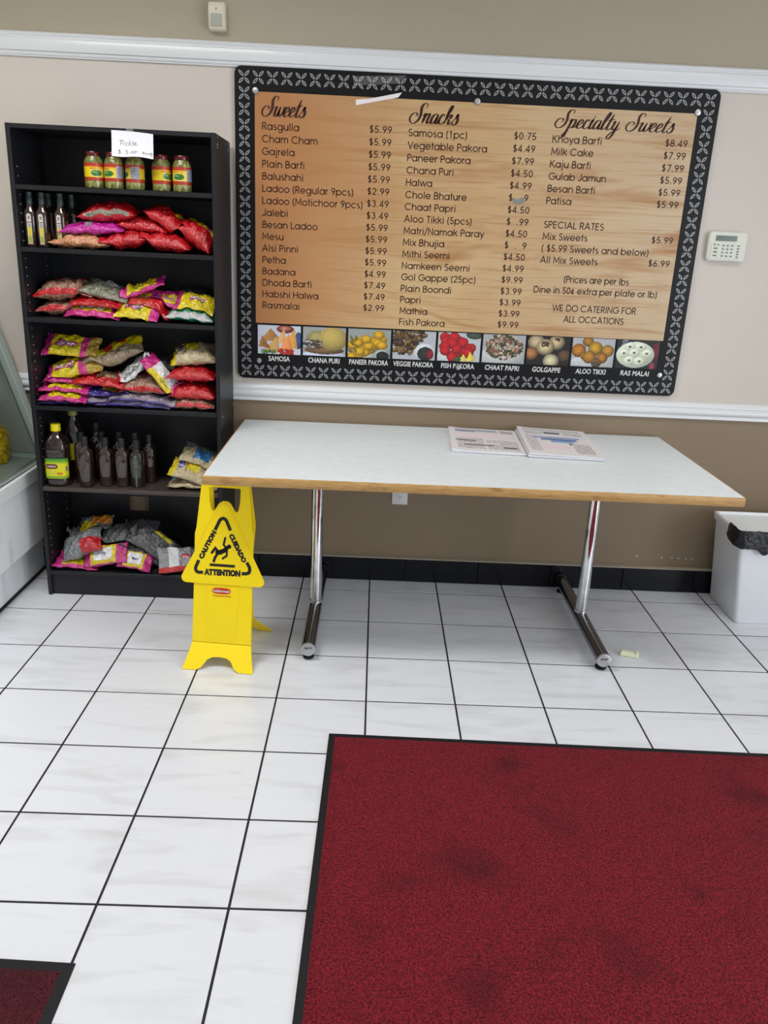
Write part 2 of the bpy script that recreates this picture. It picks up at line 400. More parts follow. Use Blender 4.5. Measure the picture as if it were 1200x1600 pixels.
def text_w(s):
    return sum(GLY['c|' if c == '\u00a2' else c][0] for c in s)
def put_quads(bm, quads, f, mi=0):
    for q in quads:
        vs = [bm.verts.new(f(p[0], p[1])) for p in q]
        try: bm.faces.new(vs).material_index = mi
        except ValueError: pass
def geo_text(bm, s, x, z, h, f, sx=1.0, w=.125, align='l', bold_price=False, mi=0):
    """geometric sans line print: x,z = left end of the baseline, h = cap height"""
    W = text_w(s) * h * sx
    if align == 'r': x -= W
    if align == 'c': x -= W / 2
    for c in s:
        adv, strokes = GLY['c|' if c == '\u00a2' else c]
        for st in strokes:
            closed = len(st) > 6 and abs(st[0][0] - st[-1][0]) < 1e-6 and abs(st[0][1] - st[-1][1]) < 1e-6
            pts = [(x + px * h * sx, z + py * h) for px, py in (st[:-1] if closed else st)]
            put_quads(bm, ribbon2d(pts, w * h, closed), f, mi)
        x += adv * h * sx
    return W
def font_mesh(s, size=1.0, bold=0.0, sx=1.0, shear=0.0, space=1.0):
    """outline text from Blender's built-in font as (verts2d, faces), origin at left baseline"""
    cu = bpy.data.curves.new('t', 'FONT'); cu.body = s; cu.size = size; cu.offset = bold; cu.shear = shear
    cu.space_character = space; cu.resolution_u = 3; cu.fill_mode = 'FRONT'
    o = bpy.data.objects.new('t', cu); C.objects.link(o)
    dg = bpy.context.evaluated_depsgraph_get(); me = bpy.data.meshes.new_from_object(o.evaluated_get(dg))
    V = [(v.co.x * sx, v.co.y) for v in me.vertices]; F = [list(p.vertices) for p in me.polygons]
    bpy.data.objects.remove(o); bpy.data.curves.remove(cu); bpy.data.meshes.remove(me)
    if V:
        x0 = min(v[0] for v in V); V = [(x - x0, y) for x, y in V]
    return V, F
def font_put(bm, s, f, size, x, z, bold=0.0, width=None, align='l', ang=0.0, mi=0, shear=0.0, space=1.0):
    V, F = font_mesh(s, size, bold, 1.0, shear, space)
    if not V: return
    W = max(v[0] for v in V); k = (width / W) if width else 1.0
    W *= k; ox = {'l': 0, 'c': -W / 2, 'r': -W}[align]
    ca, sa = math.cos(ang), math.sin(ang)
    vs = []
    for px, py in V:
        a, b = px * k + ox, py
        vs.append(bm.verts.new(f(x + a * ca - b * sa, z + a * sa + b * ca)))
    for fc in F:
        try: bm.faces.new([vs[i] for i in fc]).material_index = mi
        except ValueError: pass
def catmull(P, n=8):
    out = []; Q = [P[0]] + list(P) + [P[-1]]
    for i in range(1, len(Q) - 2):
        p0, p1, p2, p3 = (np.array(Q[j][:2], float) for j in (i - 1, i, i + 1, i + 2))
        for k in range(n):
            t = k / n
            out.append(tuple(.5 * (2 * p1 + (p2 - p0) * t + (2 * p0 - 5 * p1 + 4 * p2 - p3) * t * t + (3 * p1 - p0 - 3 * p2 + p3) * t ** 3)))
    out.append(tuple(P[-1][:2])); return out
def raster(name, img, f, parent, w, h, rough_mat='print', label=None):
    """flat print: a fine mesh with the picture's colours (img HxWx3, row 0 at the top, sRGB 0..1)"""
    H, W, _ = img.shape
    vs = [f(w * i / W, h * (1 - j / H)) for j in range(H + 1) for i in range(W + 1)]
    fs = [(j * (W + 1) + i, (j + 1) * (W + 1) + i, (j + 1) * (W + 1) + i + 1, j * (W + 1) + i + 1) for j in range(H) for i in range(W)]
    me = bpy.data.meshes.new(name); me.from_pydata(vs, [], fs)
    a = me.color_attributes.new('col', 'FLOAT_COLOR', 'CORNER')
    lin = np.where(img <= .04045, img / 12.92, ((np.clip(img, 0, 1) + .055) / 1.055) ** 2.4).reshape(-1, 3)
    c = np.ones((len(fs), 4, 4)); c[:, :, :3] = lin[:, None, :]
    a.data.foreach_set('color', c.astype(np.float32).ravel())
    me.materials.append(MATS[rough_mat])
    o = bpy.data.objects.new(name, me); C.objects.link(o); o.parent = parent
    if label: o['label'] = label
    return o
mat('print', (.5, .5, .5), .45, attr='col', coat=.2)
mat('print_matte', (.5, .5, .5), .8, attr='col')

# ============================================================ THE ROOM
T = 0.3048; Y0 = -0.4565          # tile pitch; grout row j lies at y = Y0 - j*T, grout column i at x = i*T
XL, XR, YF, ZC = -3.2, 3.6, -6.3, 2.95
def struct(name, bm, m, smooth=False, parent=None):
    o = obj(name, bm, m, parent, smooth)
    if parent is None: o['kind'] = 'structure'
    return o
b = newbm(); box(b, XL, XR, YF, 0, -.12, -.0009); floor = struct('floor', b, 'grout_dark')
G_ = .0056; HT = .004
rnd = random.Random(5)
b = newbm(); box(b, -T / 2 + G_ / 2, T / 2 - G_ / 2, -T / 2 + G_ / 2, T / 2 - G_ / 2, -HT - .002, 0, .0012, seg=1)
tile_ob = obj('floor_tile', b, 'tile', floor); tile_me = tile_ob.data; first = True
rest = newbm()
b = newbm(); box(b, -T / 2 + G_ / 2, T / 2 - G_ / 2, -.0757 + G_ / 2, .0757 - G_ / 2, -HT - .002, 0, .0012, seg=1)
half_ob = obj('floor_tile', b, 'tile', floor); half_me = half_ob.data; firsth = True
for i in range(-11, 12):
    for j in range(-2, 19):
        cx = (i + .5) * T; cy = Y0 - (j + .5) * T
        half = (j == -2)
        if half: cy = (Y0 + T) / 2
        near = -6 <= i <= 6 and j <= 9
        if cx - T / 2 < XL or cx + T / 2 > XR or cy - T / 2 < YF: continue
        if near:
            if half:
                o = half_ob if firsth else bpy.data.objects.new('floor_tile', half_me); 
                if not firsth: C.objects.link(o)
                firsth = False
            else:
                o = tile_ob if first else bpy.data.objects.new('floor_tile', tile_me)
                if not first: C.objects.link(o)
                first = False
            o.parent = floor; o.location = (cx, cy, rnd.uniform(-.0002, .0002))
        else:
            hy = .0757 if half else T / 2
            box(rest, cx - T / 2 + G_ / 2, cx + T / 2 - G_ / 2, cy - hy + G_ / 2, cy + hy - G_ / 2, -HT - .002, 0)
o = obj('outlying_tiles', rest, 'tile', floor, kind='stuff')

# back wall: tan above the upper rail, off-white between the rails, tan below
b = newbm()
box(b, XL, XR, 0, .12, 0, .845, mi=0); box(b, XL, XR, 0, .12, .845, 2.13, mi=1); box(b, XL, XR, 0, .12, 2.13, ZC, mi=2)
wall_back = struct('wall_back', b, ['paint_tan_lower', 'paint_offwhite', 'paint_tan_upper'])
b = newbm(); box(b, XL - .1, XL, YF, .12, 0, ZC); struct('wall_left', b, 'paint_offwhite')
b = newbm()
for a in ((-5.5, YF, 0, ZC), (.12, -2.5, 0, ZC), (-2.5, -5.5, 0, .15), (-2.5, -5.5, 2.5, ZC)): box(b, XR, XR + .1, min(a[0], a[1]), max(a[0], a[1]), a[2], a[3])
struct('wall_right', b, 'paint_offwhite')
b = newbm()
for y in (-5.5, -4.53, -3.52, -2.55): box(b, XR + .02, XR + .08, y, y + .05, .15, 2.5)
box(b, XR + .02, XR + .08, -5.5, -2.5, .15, .2); box(b, XR + .02, XR + .08, -5.5, -2.5, 2.45, 2.5)
struct('window_2', b, 'rubber')
b = newbm(); box(b, XL, XR, YF, .12, ZC, ZC + .1); struct('ceiling', b, 'ceiling_white')
b = newbm()
for a in ((XL, -1.45, 0, ZC), (3.25, XR, 0, ZC), (-1.45, 3.25, 0, .2), (-1.45, 3.25, 2.5, ZC)): box(b, a[0], a[1], YF - .1, YF, a[2], a[3])
struct('wall_front', b, 'paint_offwhite')
b = newbm()
for x in (-1.45, .1, 1.65, 3.2): box(b, x, x + .05, YF - .08, YF - .02, .2, 2.5)
box(b, -1.45, 3.25, YF - .08, YF - .02, .2, .25); box(b, -1.45, 3.25, YF - .08, YF - .02, 2.45, 2.5)
struct('window_1', b, 'rubber')
# ceiling light housings (white troffer frames around the lamps)
for k, (x, y) in enumerate(TROFFERS):
    b = newbm()
    for a in ((-.62, -.58, -.31, .31), (.58, .62, -.31, .31), (-.58, .58, -.31, -.28), (-.58, .58, .28, .31)): box(b, x + a[0], x + a[1], y + a[2], y + a[3], ZC - .03, ZC)
    o = obj('ceiling_light', b, 'trim_white')
    tag(o, 'recessed ceiling light frame over the ' + ('counter near the back wall', 'table near the back wall', 'counter by the front windows', 'mat by the front windows')[k], 'ceiling light')

def moulding(name, z0, z1, prof):
    """prof: (depth, fraction of height) pairs bottom to top"""
    H = z1 - z0; poly = [(0, z0)] + [(-d, z0 + t * H) for d, t in prof] + [(0, z1)]
    b = newbm(); prism(b, poly, XL, XR, axis='x'); fix(b); struct(name, b, 'trim_white', True).data.set_sharp_from_angle(angle=R(50))
moulding('trim_1', 2.091, 2.176, [(.008, 0), (.008, .04), (.011, .06), (.013, .14), (.013, .2), (.019, .22), (.021, .3), (.021, .66), (.019, .72), (.013, .76), (.013, .80), (.017, .83), (.018, .9), (.012, .98), (.005, 1)])
moulding('trim_2', .811, .884, [(.008, 0), (.014, .03), (.015, .12), (.012, .17), (.012, .22), (.018, .28), (.022, .40), (.022, .52), (.018, .60), (.014, .64), (.014, .68), (.017, .72), (.015, .84), (.009, .95), (.004, 1)])
# black tile base with joints, each tile its own piece, and a pale caulk line on top
b = newbm(); box(b, XL, XR, -.022, 0, 0, .108); base = struct('baseboard_back', b, 'grout_dark')
bt = None; k = 0
x = .495 - .335 * 10
while x < XR:
    x0, x1 = max(x, XL) + .0015, min(x + .335, XR) - .0015
    b = newbm(); box(b, x0, x1, -.030, -.010, .0005, .110, .0018)
    obj('base_tile', b, 'black_tile', base); x += .335; k += 1
b = newbm(); box(b, XL, XR, -.029, 0, .110, .1145, .001); obj('caulk_line', b, 'caulk', base)

# ---------------------------------------------------------------- wall fittings
def outlet():
    t = thing('wall_outlet', 'white duplex wall outlet under the tabletop on the tan lower wall', 'outlet', (.12, 0, .4225))
    b = newbm(); box(b, -.0355, .0355, -.006, 0, -.034 - .024, .024 + .034, .003); obj('cover_plate', b, 'outlet_white', t, True)
    for dz in (-.021, .021):
        b = newbm(); prism(b, [(.0165 * math.cos(R(a)), .0135 * (1 if 0 <= a <= 180 else 1) * math.sin(R(a)) + dz) for a in range(0, 360, 20)], -.0085, -.005); r = obj('receptacle', b, 'outlet_white', t)
        b = newbm(); box(b, -.0075, -.0055, -.0088, -.0084, dz - .002, dz + .006); box(b, .0055, .0075, -.0088, -.0084, dz - .002, dz + .006); box(b, -.002, .002, -.0088, -.0084, dz - .009, dz - .005)
        obj('slots', b, 'rubber', r)
    b = newbm(); lathe(b, [(.0025, 0), (.0025, .001)], 12, M=Matrix.Translation((0, -.006, 0)) @ Matrix.Rotation(R(90), 4, 'X')); obj('screw', b, 'steel_cap', t)
outlet()
def keypad():
    t = thing('alarm_keypad', 'off-white alarm keypad with grey display and rows of keys right of the menu board', 'keypad', (1.392, 0, 1.527))
    b = newbm(); prism(b, rrect(-.078, .078, -.056, .056, .014), -.024, 0, bev=.003); obj('case', b, 'abs_ivory', t, True)
    b = newbm(); prism(b, rrect(-.050, .036, .021, .042, .002), -.0253, -.023); obj('display', b, 'lcd', t)
    b = newbm(); prism(b, [(-.066, -.048), (.050, -.048), (.060, -.038), (.062, .010), (-.066, .010)], -.0262, -.023, bev=.001); obj('door_panel', b, 'abs_ivory', t)
    spots = [(-.052, .006, .009), (-.037, .006, .007)] + [(-.046, z, .016) for z in (-.008, -.022, -.036)]
    for r in range(4):
        for c in range(3): spots.append((-.016 + c * .018, .004 - .0135 * r, .0095))
    for r in range(5): spots.append((.046, .004 - .0108 * r, .0100))
    me = None
    for x, z, w in spots:
        b = newbm(); prism(b, rrect(x - w / 2, x + w / 2, z - .003, z + .003, .0025, 3), -.0275, -.026); obj('key', b, 'key_grey', t)
keypad()
def motion():
    t = thing('motion_sensor', 'cream motion sensor with grey lens high on the tan upper wall', 'motion sensor', (-.6565, 0, 2.251))
    prof = [(0, -.047), (-.030, -.047), (-.036, -.040), (-.040, -.02), (-.044, .015), (-.042, .038), (-.034, .047), (0, .047)]
    b = newbm(); prism(b, prof, -.031, .031, axis='x', bev=.004); obj('housing', b, 'abs_cream', t, True)
    b = newbm(); P = [(-.021, -.0415), (-.024, -.0405), (-.0445, -.037), (-.046, -.02), (-.0475, .004), (-.045, .0085)]
    prism(b, [(-.030, -.034), (-.0415, -.034), (-.0445, -.015), (-.0462, .006), (-.036, .008)], -.020, .020, axis='x', bev=.0015); obj('lens', b, 'lens_grey', t, True)
    b = newbm(); box(b, -.0012, .0012, -.0445, -.0425, .018, .026); obj('indicator', b, 'rubber', t)
motion()
# scuffed screw holes left in the lower wall
for i, (x, z) in enumerate(((1.345, .158), (1.392, .158), (1.422, .1575), (1.458, .1565), (1.484, .1565), (1.228, .160))):
    b = newbm(); lathe(b, [(.0028, 0), (.0034, .0006), (.0015, .001)], 8, M=Matrix.Translation((x, 0, z)) @ Matrix.Rotation(R(90), 4, 'X')); obj('filler_spot', b, 'trim_white', wall_back)

# ============================================================ TABLE
def table():
    x0, x1, y0, y1, zt = -.575, 1.2433, -.907, -.006, .727
    cx, cy = (x0 + x1) / 2, (y0 + y1) / 2
    t = thing('table', 'long table with pale grey laminate top, wooden edge and chrome pedestal legs', 'table', (cx, cy, 0))
    hx, hy = (x1 - x0) / 2, (y1 - y0) / 2
    b = newbm(); prism(b, rrect(-hx + .006, hx - .006, -hy + .006, hy - .006, .004, 3), zt - .030, zt, axis='z', bev=.0008)
    obj('tabletop', b, 'table_laminate', t)
    outer = rrect(-hx, hx, -hy, hy, .012, 5); 
    b = newbm(); prof = [(0, zt - .0315), (.006, zt - .0315), (.009, zt - .027), (.0095, zt - .008), (.0075, zt - .0015), (.006, zt - .0006), (0, zt - .0006)]
    n = len(outer); rings = []
    for (px, py) in outer:
        d = Vector((px - max(-hx + .012, min(hx - .012, px)), py - max(-hy + .012, min(hy - .012, py)))).normalized()
        rings.append([b.verts.new((px - d.x * (.0095 - o), py - d.y * (.0095 - o), z)) for o, z in prof])
    for i in range(n):
        for k in range(len(prof)): b.faces.new((rings[i][k], rings[(i + 1) % n][k], rings[(i + 1) % n][(k + 1) % len(prof)], rings[i][(k + 1) % len(prof)]))
    fix(b); obj('edge_band', b, 'edge_wood', t, True)
    for k, lx in enumerate((-.2200, .8780)):
        ly = -.428; X, Y = lx - cx, ly - cy; f = .375
        b = newbm(); lathe(b, [(.0235, .078), (.0235, zt - .038)], 32); leg = obj('leg', b, 'chrome', t, True, loc=(X, Y, 0))
        b = newbm(); lathe(b, [(.027, .070), (.027, .080), (.0235, .082)], 32); obj('collar', b, 'chrome', leg, True)
        b = newbm(); tube(b, [(0, -f, .048), (0, f, .048)], .027, 32, caps=False); obj('foot_bar', b, 'chrome_dark', leg, True)
        for s in (-1, 1):
            b = newbm(); M = Matrix.Translation((0, s * f, .048)) @ Matrix.Rotation(R(90 * -s), 4, 'X')
            M = Matrix.Translation((0, s * f, .048)) @ Matrix.Rotation(R(90 if s < 0 else -90), 4, 'X')
            lathe(b, [(.027, -.004), (.0275, 0), (.0265, .004), (.024, .005)], 32, M=M); cap = obj('end_cap', b, 'steel_cap', leg, True)
            b = newbm(); lathe(b, [(.018, 0), (.021, .003), (.021, .010), (.010, .012), (.008, .024)], 20, M=Matrix.Translation((0, s * (f - .028), 0))); obj('glide', b, 'rubber', leg, True)
        # pen scribble on the front end cap (its flat face is at y=-f-.005)
        b = newbm(); rs = random.Random(3 + k)
        fy = lambda u, v: (u, -f - .0056, .052 + v)
        for q in range(5):
            x = -.014 + q * .006
            put_quads(b, ribbon2d(catmull([(x, rs.uniform(-.006, .0)), (x + .002, rs.uniform(.004, .008)), (x + .005, rs.uniform(-.002, .004)), (x + .006, rs.uniform(.002, .008))], 4), .0016), fy)
        obj('scribble', b, 'ink_black', leg)
        b = newbm(); box(b, -.09, .09, -.25, .25, zt - .042, zt - .0305, .002); obj('mounting_plate', b, 'rubber', leg)
table()

# ============================================================ NEWSPAPERS on the table
def paper_img(seed, W=110, H=150):
    rs = np.random.RandomState(seed); im = np.ones((H, W, 3)) * np.array([.90, .885, .895])
    def row_text(y0, y1, x0, x1, g):
        for y in range(y0, y1, 2):
            n = rs.rand(x1 - x0); im[y, x0:x1] = np.where(n[:, None] < .72, g + .18 * rs.rand(x1 - x0)[:, None], im[y, x0:x1])
    if seed == 1:
        im[10:17, 10:78] = (.48, .54, .66); im[10:17, 82:104] = (.62, .55, .54); im[20:26, 10:42] = (.40, .40, .50); im[21:26, 84:104] = (.52, .38, .38); row_text(18, 28, 44, 80, .5)
        im[38:68, 6:104] = (.91, .86, .89)
        row_text(70, 140, 10, 52, .42); row_text(78, 140, 56, 104, .40); im[98:106, 50:76] = (.86, .86, .86); im[84:90, 8:40] = (.30, .3, .3); im[112:118, 20:66] = (.38, .38, .4); im[120:128, 80:100] = (.34, .34, .34)
    else:
        row_text(8, 20, 8, 100, .45); im[24:34, 40:66] = (.35, .33, .42); row_text(24, 40, 8, 38, .4); row_text(24, 40, 70, 100, .45)
        im[52:60, 20:92] = (.50, .60, .78); im[62:72, 30:86] = (.36, .46, .66); im[72:84, 44:80] = (.55, .66, .84)
        im[100:122, 28:70] = (.92, .85, .88); row_text(48, 135, 6, 24, .45); row_text(88, 140, 74, 102, .35); im[86:94, 70:74] = (.3, .3, .3)
    im += rs.randn(H, W, 1) * .02
    return np.clip(im, 0, 1)
def newspaper(loc, rz, w, l, h, seed, label, sheets):
    t = thing('newspaper', label, 'newspaper', loc, (0, 0, rz))
    rs = random.Random(seed)
    for k in range(sheets):
        z0 = h * k / sheets; z1 = z0 + h / sheets * .8
        b = newbm(); dx = rs.uniform(-.004, .004); dy = rs.uniform(-.004, .004)
        nx = 10; g = []
        for i in range(nx + 1):          # folded paper: thick at the spine (left), thin at the open edge
            u = i / nx; x = u * w + dx; lift = (.004 * math.exp(-((u) / .12) ** 2)) * k / max(1, sheets - 1)
            zz = z0 * (1 - .35 * u ** 2); th = (z1 - z0)
            g.append([b.verts.new((x, y + dy, z)) for y in (0, l) for z in (zz + lift * .5, zz + th + lift)])
        for i in range(nx):
            A, B = g[i], g[i + 1]
            for q in ((0, 1), (1, 3), (3, 2), (2, 0)): b.faces.new((A[q[0]], A[q[1]], B[q[1]], B[q[0]]))
        b.faces.new((g[0][0], g[0][2], g[0][3], g[0][1])); b.faces.new((g[-1][0], g[-1][1], g[-1][3], g[-1][2])); fix(b)
        obj('folded_section', b, 'paper_white', t, True)
    zt = h * (sheets - 1) / sheets; th = h / sheets * .8
    def top(px, py):
        u = px / w; return (px, py, zt * (1 - .35 * u * u) + th + .004 * math.exp(-(u / .12) ** 2) + .0007)
    raster('printed_page', paper_img(seed), top, t, w, l, 'print_matte')
newspaper((.293, -.447, .7275), R(-2.5), .285, .385, .014, 1, 'folded newspaper with grey print on the tabletop, left of the pair', 3)
newspaper((.585, -.478, .7275), R(-3), .288, .455, .020, 2, 'folded newspaper with blue printed blocks, right of the pair on the table', 4)

# ============================================================ WET FLOOR SIGN
def floor_sign():
    t = thing('wet_floor_sign', 'yellow plastic caution floor sign with slipping figure standing before the bookcase', 'floor sign', (-.520, -.735, 0), (0, 0, R(-5)))
    def side(s):
        """panel frame: u across, w up along the panel, d = outward normal"""
        H0 = Vector((0, -.112, .082)); H1 = Vector((0, -.022, .670)); ax = (H1 - H0).normalized(); nr = Vector((0, -ax.z, ax.y))
        def f(u, w, d=0.0):
            p = H0 + ax * w + nr * d + Vector((u, 0, 0)); 
            q = .62 + .33 * min(1, max(0, (w - .30) / .14)); return (p.x, p.y, p.z) if s > 0 else (-p.x * q, -p.y, p.z)
        return f
    def slab(name, poly, f, d0, d1, parent, holes=None, m='yellow_plastic', bev=.0015):
        b = newbm(); t_ = bmesh.new()
        def ring(p, d): return [t_.verts.new(f(u, w, d)) for u, w in p]
        loops = [poly] + (holes or [])
        if not holes:
            A = ring(poly, d0); B = ring(poly, d1); t_.faces.new(A[::-1]); t_.faces.new(B)
            for i in range(len(A)): t_.faces.new((A[i], A[(i + 1) % len(A)], B[(i + 1) % len(A)], B[i]))
        else:
            for d in (d0, d1):
                es = []
                for lp in loops:
                    v = ring(lp, d); es += [t_.edges.new((v[i], v[(i + 1) % len(v)])) for i in range(len(v))]
                bmesh.ops.triangle_fill(t_, use_beauty=True, use_dissolve=False, edges=es)
            for lp in loops:
                A = ring(lp, d0); B = ring(lp, d1)
                for i in range(len(A)): t_.faces.new((A[i], A[(i + 1) % len(A)], B[(i + 1) % len(A)], B[i]))
            bmesh.ops.remove_doubles(t_, verts=t_.verts[:], dist=1e-6)
        bmesh.ops.recalc_face_normals(t_, faces=t_.faces[:])
        if bev:
            es = [e for e in t_.edges if len(e.link_faces) == 2 and e.calc_face_angle() > 1.2]
            bmesh.ops.bevel(t_, geom=es, offset=bev, segments=2, affect='EDGES')
        merge(b, t_); return obj(name, b, m, parent, True, sharp=40)
    TOP = .598
    def frame_poly():
        L = [(-.108, 0), (-.106, .20), (-.105, .40), (-.100, .42), (-.083, TOP - .008), (-.077, TOP)]
        return L + [(-u, w) for u, w in L[::-1]]
    hole = [(-.052, .568), (-.0555, .564), (-.0545, .520), (-.049, .490), (-.043, .482), (-.036, .486), (-.020, .512), (-.008, .520), (.008, .520), (.020, .512), (.036, .486), (.043, .482), (.049, .490), (.0545, .520), (.0555, .564), (.052, .568)]
    for s in (1, -1):
        f = side(s)
        p = slab('front_panel' if s > 0 else 'back_panel', frame_poly(), f, -.012, 0, t, [hole] if s > 0 else [[(-.058, .570), (-.062, .440), (.062, .440), (.058, .570)]])
        tri = []
        def rc(cx, cy, r, a0, a1, n=6): tri.extend([(cx + r * math.cos(R(a0 + (a1 - a0) * i / n)), cy + r * math.sin(R(a0 + (a1 - a0) * i / n))) for i in range(n + 1)])
        rc(.131, .238, .019, -90, 28); rc(0, .487, .024, 28, 152); rc(-.131, .238, .019, 152, 270)
        if s > 0: pl = slab('warning_plate', tri, f, 0, .005, p)
        # finger ribs along the top rail and the recessed lower field
        b = newbm()
        for k in range(7):
            u = -.036 + k * .012
            for q in (0,):
                vs = [f(u + a, w, d) for a in (-.0022, .0022) for w in (.574, .592) for d in (0, .003)]
                V = [b.verts.new(v) for v in vs]
                for fc in ((0, 1, 3, 2), (4, 6, 7, 5), (0, 4, 5, 1), (2, 3, 7, 6), (0, 2, 6, 4), (1, 5, 7, 3)): b.faces.new([V[i] for i in fc])
        fix(b); obj('grip_ribs', b, 'yellow_plastic', p)
        slab('lower_field', [(-.058, .012), (.050, .012), (.062, .195), (.066, .215), (-.066, .215), (-.060, .195)], f, 0, .0014, p, bev=.001)
        # hinge line and splayed feet
        g = newbm(); cols = 15; rows = 7; grid = []
        for j in range(rows + 1):
            v = j / rows
            row = []
            for i in range(cols + 1):
                u = -1 + 2 * i / cols
                wtop = .108; wbot = .128; w_ = wtop + (wbot - wtop) * v ** 1.2
                edge = .082 * 1.0
                # the arch between the feet
                arch = .040 * max(0, 1 - (abs(u) / .50) ** 3.5) * 1.0
                zb = .002 + arch * 1.0
                z = .080 + (zb - .080) * v
                yy = -.112 - (.175 - .112) * ((.080 - z) / .078) ** 1.0
                row.append((u * w_, yy, z))
            grid.append(row)
        def q_(p, d): 
            x, y, z = p; y -= d; q = .62 + .38 * (1 - min(1, z / .08)); return (x, y, z) if s > 0 else (-x * q, -y, z)
        F_ = [[g.verts.new(q_(p, .0)) for p in row] for row in grid]; Bk = [[g.verts.new(q_((p[0], p[1] + .011, p[2]), 0)) for p in row] for row in grid]
        for j in range(rows):
            for i in range(cols):
                g.faces.new((F_[j][i], F_[j + 1][i], F_[j + 1][i + 1], F_[j][i + 1])); g.faces.new((Bk[j][i], Bk[j][i + 1], Bk[j + 1][i + 1], Bk[j + 1][i]))
        for i in range(cols):
            g.faces.new((F_[0][i], F_[0][i + 1], Bk[0][i + 1], Bk[0][i])); g.faces.new((F_[rows][i], Bk[rows][i], Bk[rows][i + 1], F_[rows][i + 1]))
        for j in range(rows):
            g.faces.new((F_[j][0], Bk[j][0], Bk[j + 1][0], F_[j + 1][0])); g.faces.new((F_[j][cols], F_[j + 1][cols], Bk[j + 1][cols], Bk[j][cols]))
        fix(g); ft = obj('foot', g, 'yellow_plastic', p, True, sharp=40)
        if s < 0: continue
        # --- print on the front plate; coordinates traced in the plane of the plate
        def Z(x, y):
            yy = y - (x - 460) * .10; xc = 457 + (780 - y) * .040
            return ((x - xc) * .000448, .252 + (780 - yy) * .000492 * 1.0)
        fp = lambda u, w: f(u, w, .0056)
        for pts in ([(402, 440), (440, 372), (450, 362), (470, 357), (487, 366), (496, 380), (525, 448)],
                    [(268, 655), (242, 705), (240, 722), (248, 738), (262, 745), (300, 747)],
                    [(652, 686), (673, 722), (676, 745), (667, 764), (650, 769), (610, 768)]):
            b = newbm(); put_quads(b, ribbon2d([Z(*q) for q in pts], .0118), fp); obj('border_bar', b, 'ink_black', pl)
        b = newbm()
        for pts, w in (([(505, 568), (487, 580), (470, 592), (430, 600)], .0125), ([(478, 590), (440, 606), (418, 604)], .016),
                       ([(490, 575), (469, 550), (483, 500)], .0075), ([(495, 588), (492, 632), (460, 650)], .0075),
                       ([(430, 606), (402, 572), (374, 604)], .0095), ([(430, 600), (400, 638), (385, 674)], .0098),
                       ([(355, 692), (557, 712)], .0098)):
            P = [Z(*q) for q in pts]; put_quads(b, ribbon2d(P, w), fp)
            if w < .0097 and len(pts) > 2 or w > .012:
                for c in (P[0], P[-1]): 
                    vs = [b.verts.new(fp(c[0] + w / 2 * math.cos(R(a)), c[1] + w / 2 * math.sin(R(a)))) for a in range(0, 360, 30)]; b.faces.new(vs)
        c = Z(513, 565); vs = [b.verts.new(fp(c[0] + .0078 * math.cos(R(a)), c[1] + .0078 * math.sin(R(a)))) for a in range(0, 360, 20)]; b.faces.new(vs)
        obj('slipping_figure', b, 'ink_black', pl)
        def word(s_, a0, a1, size):
            p0, p1 = Z(*a0), Z(*a1); d = Vector(p1) - Vector(p0)
            font_put(b, s_, fp, size, p0[0], p0[1], bold=size * .085, width=d.length, ang=math.atan2(d.y, d.x), space=1.03)
        for wd_ in (('CAUTION', (296, 652), (413, 455), .0215), ('CUIDADO', (512, 480), (622, 690), .0215), ('ATTENTION', (308, 762), (600, 786), .0275)):
            b = newbm(); word(*wd_); obj('lettering', b, 'ink_black', pl)
        b = newbm(); c = Z(444, 893); el = [(c[0] + .034 * math.copysign(abs(math.cos(R(a))) ** .6, math.cos(R(a))), c[1] + .0115 * math.copysign(abs(math.sin(R(a))) ** .75, math.sin(R(a)))) for a in range(0, 360, 10)]
        b.faces.new([b.verts.new(f(u, w, .0022)) for u, w in el]); bd = obj('maker_badge', b, 'badge_red', p)
        b = newbm(); font_put(b, 'Rubbermaid', lambda u, w: f(u, w, .0028), .0125, c[0], c[1] - .0045, bold=.0003, width=.060, align='c'); obj('badge_lettering', b, 'ink_white', bd)
        b = newbm(); c2 = Z(446, 930); font_put(b, 'Commercial Products', lambda u, w: f(u, w, .0022), .0085, c2[0], c2[1] - .003, bold=.0002, width=.066, align='c'); obj('small_lettering', b, 'badge_red', p)
mat('badge_red', s2l('c23a1c'), .4)
floor_sign()

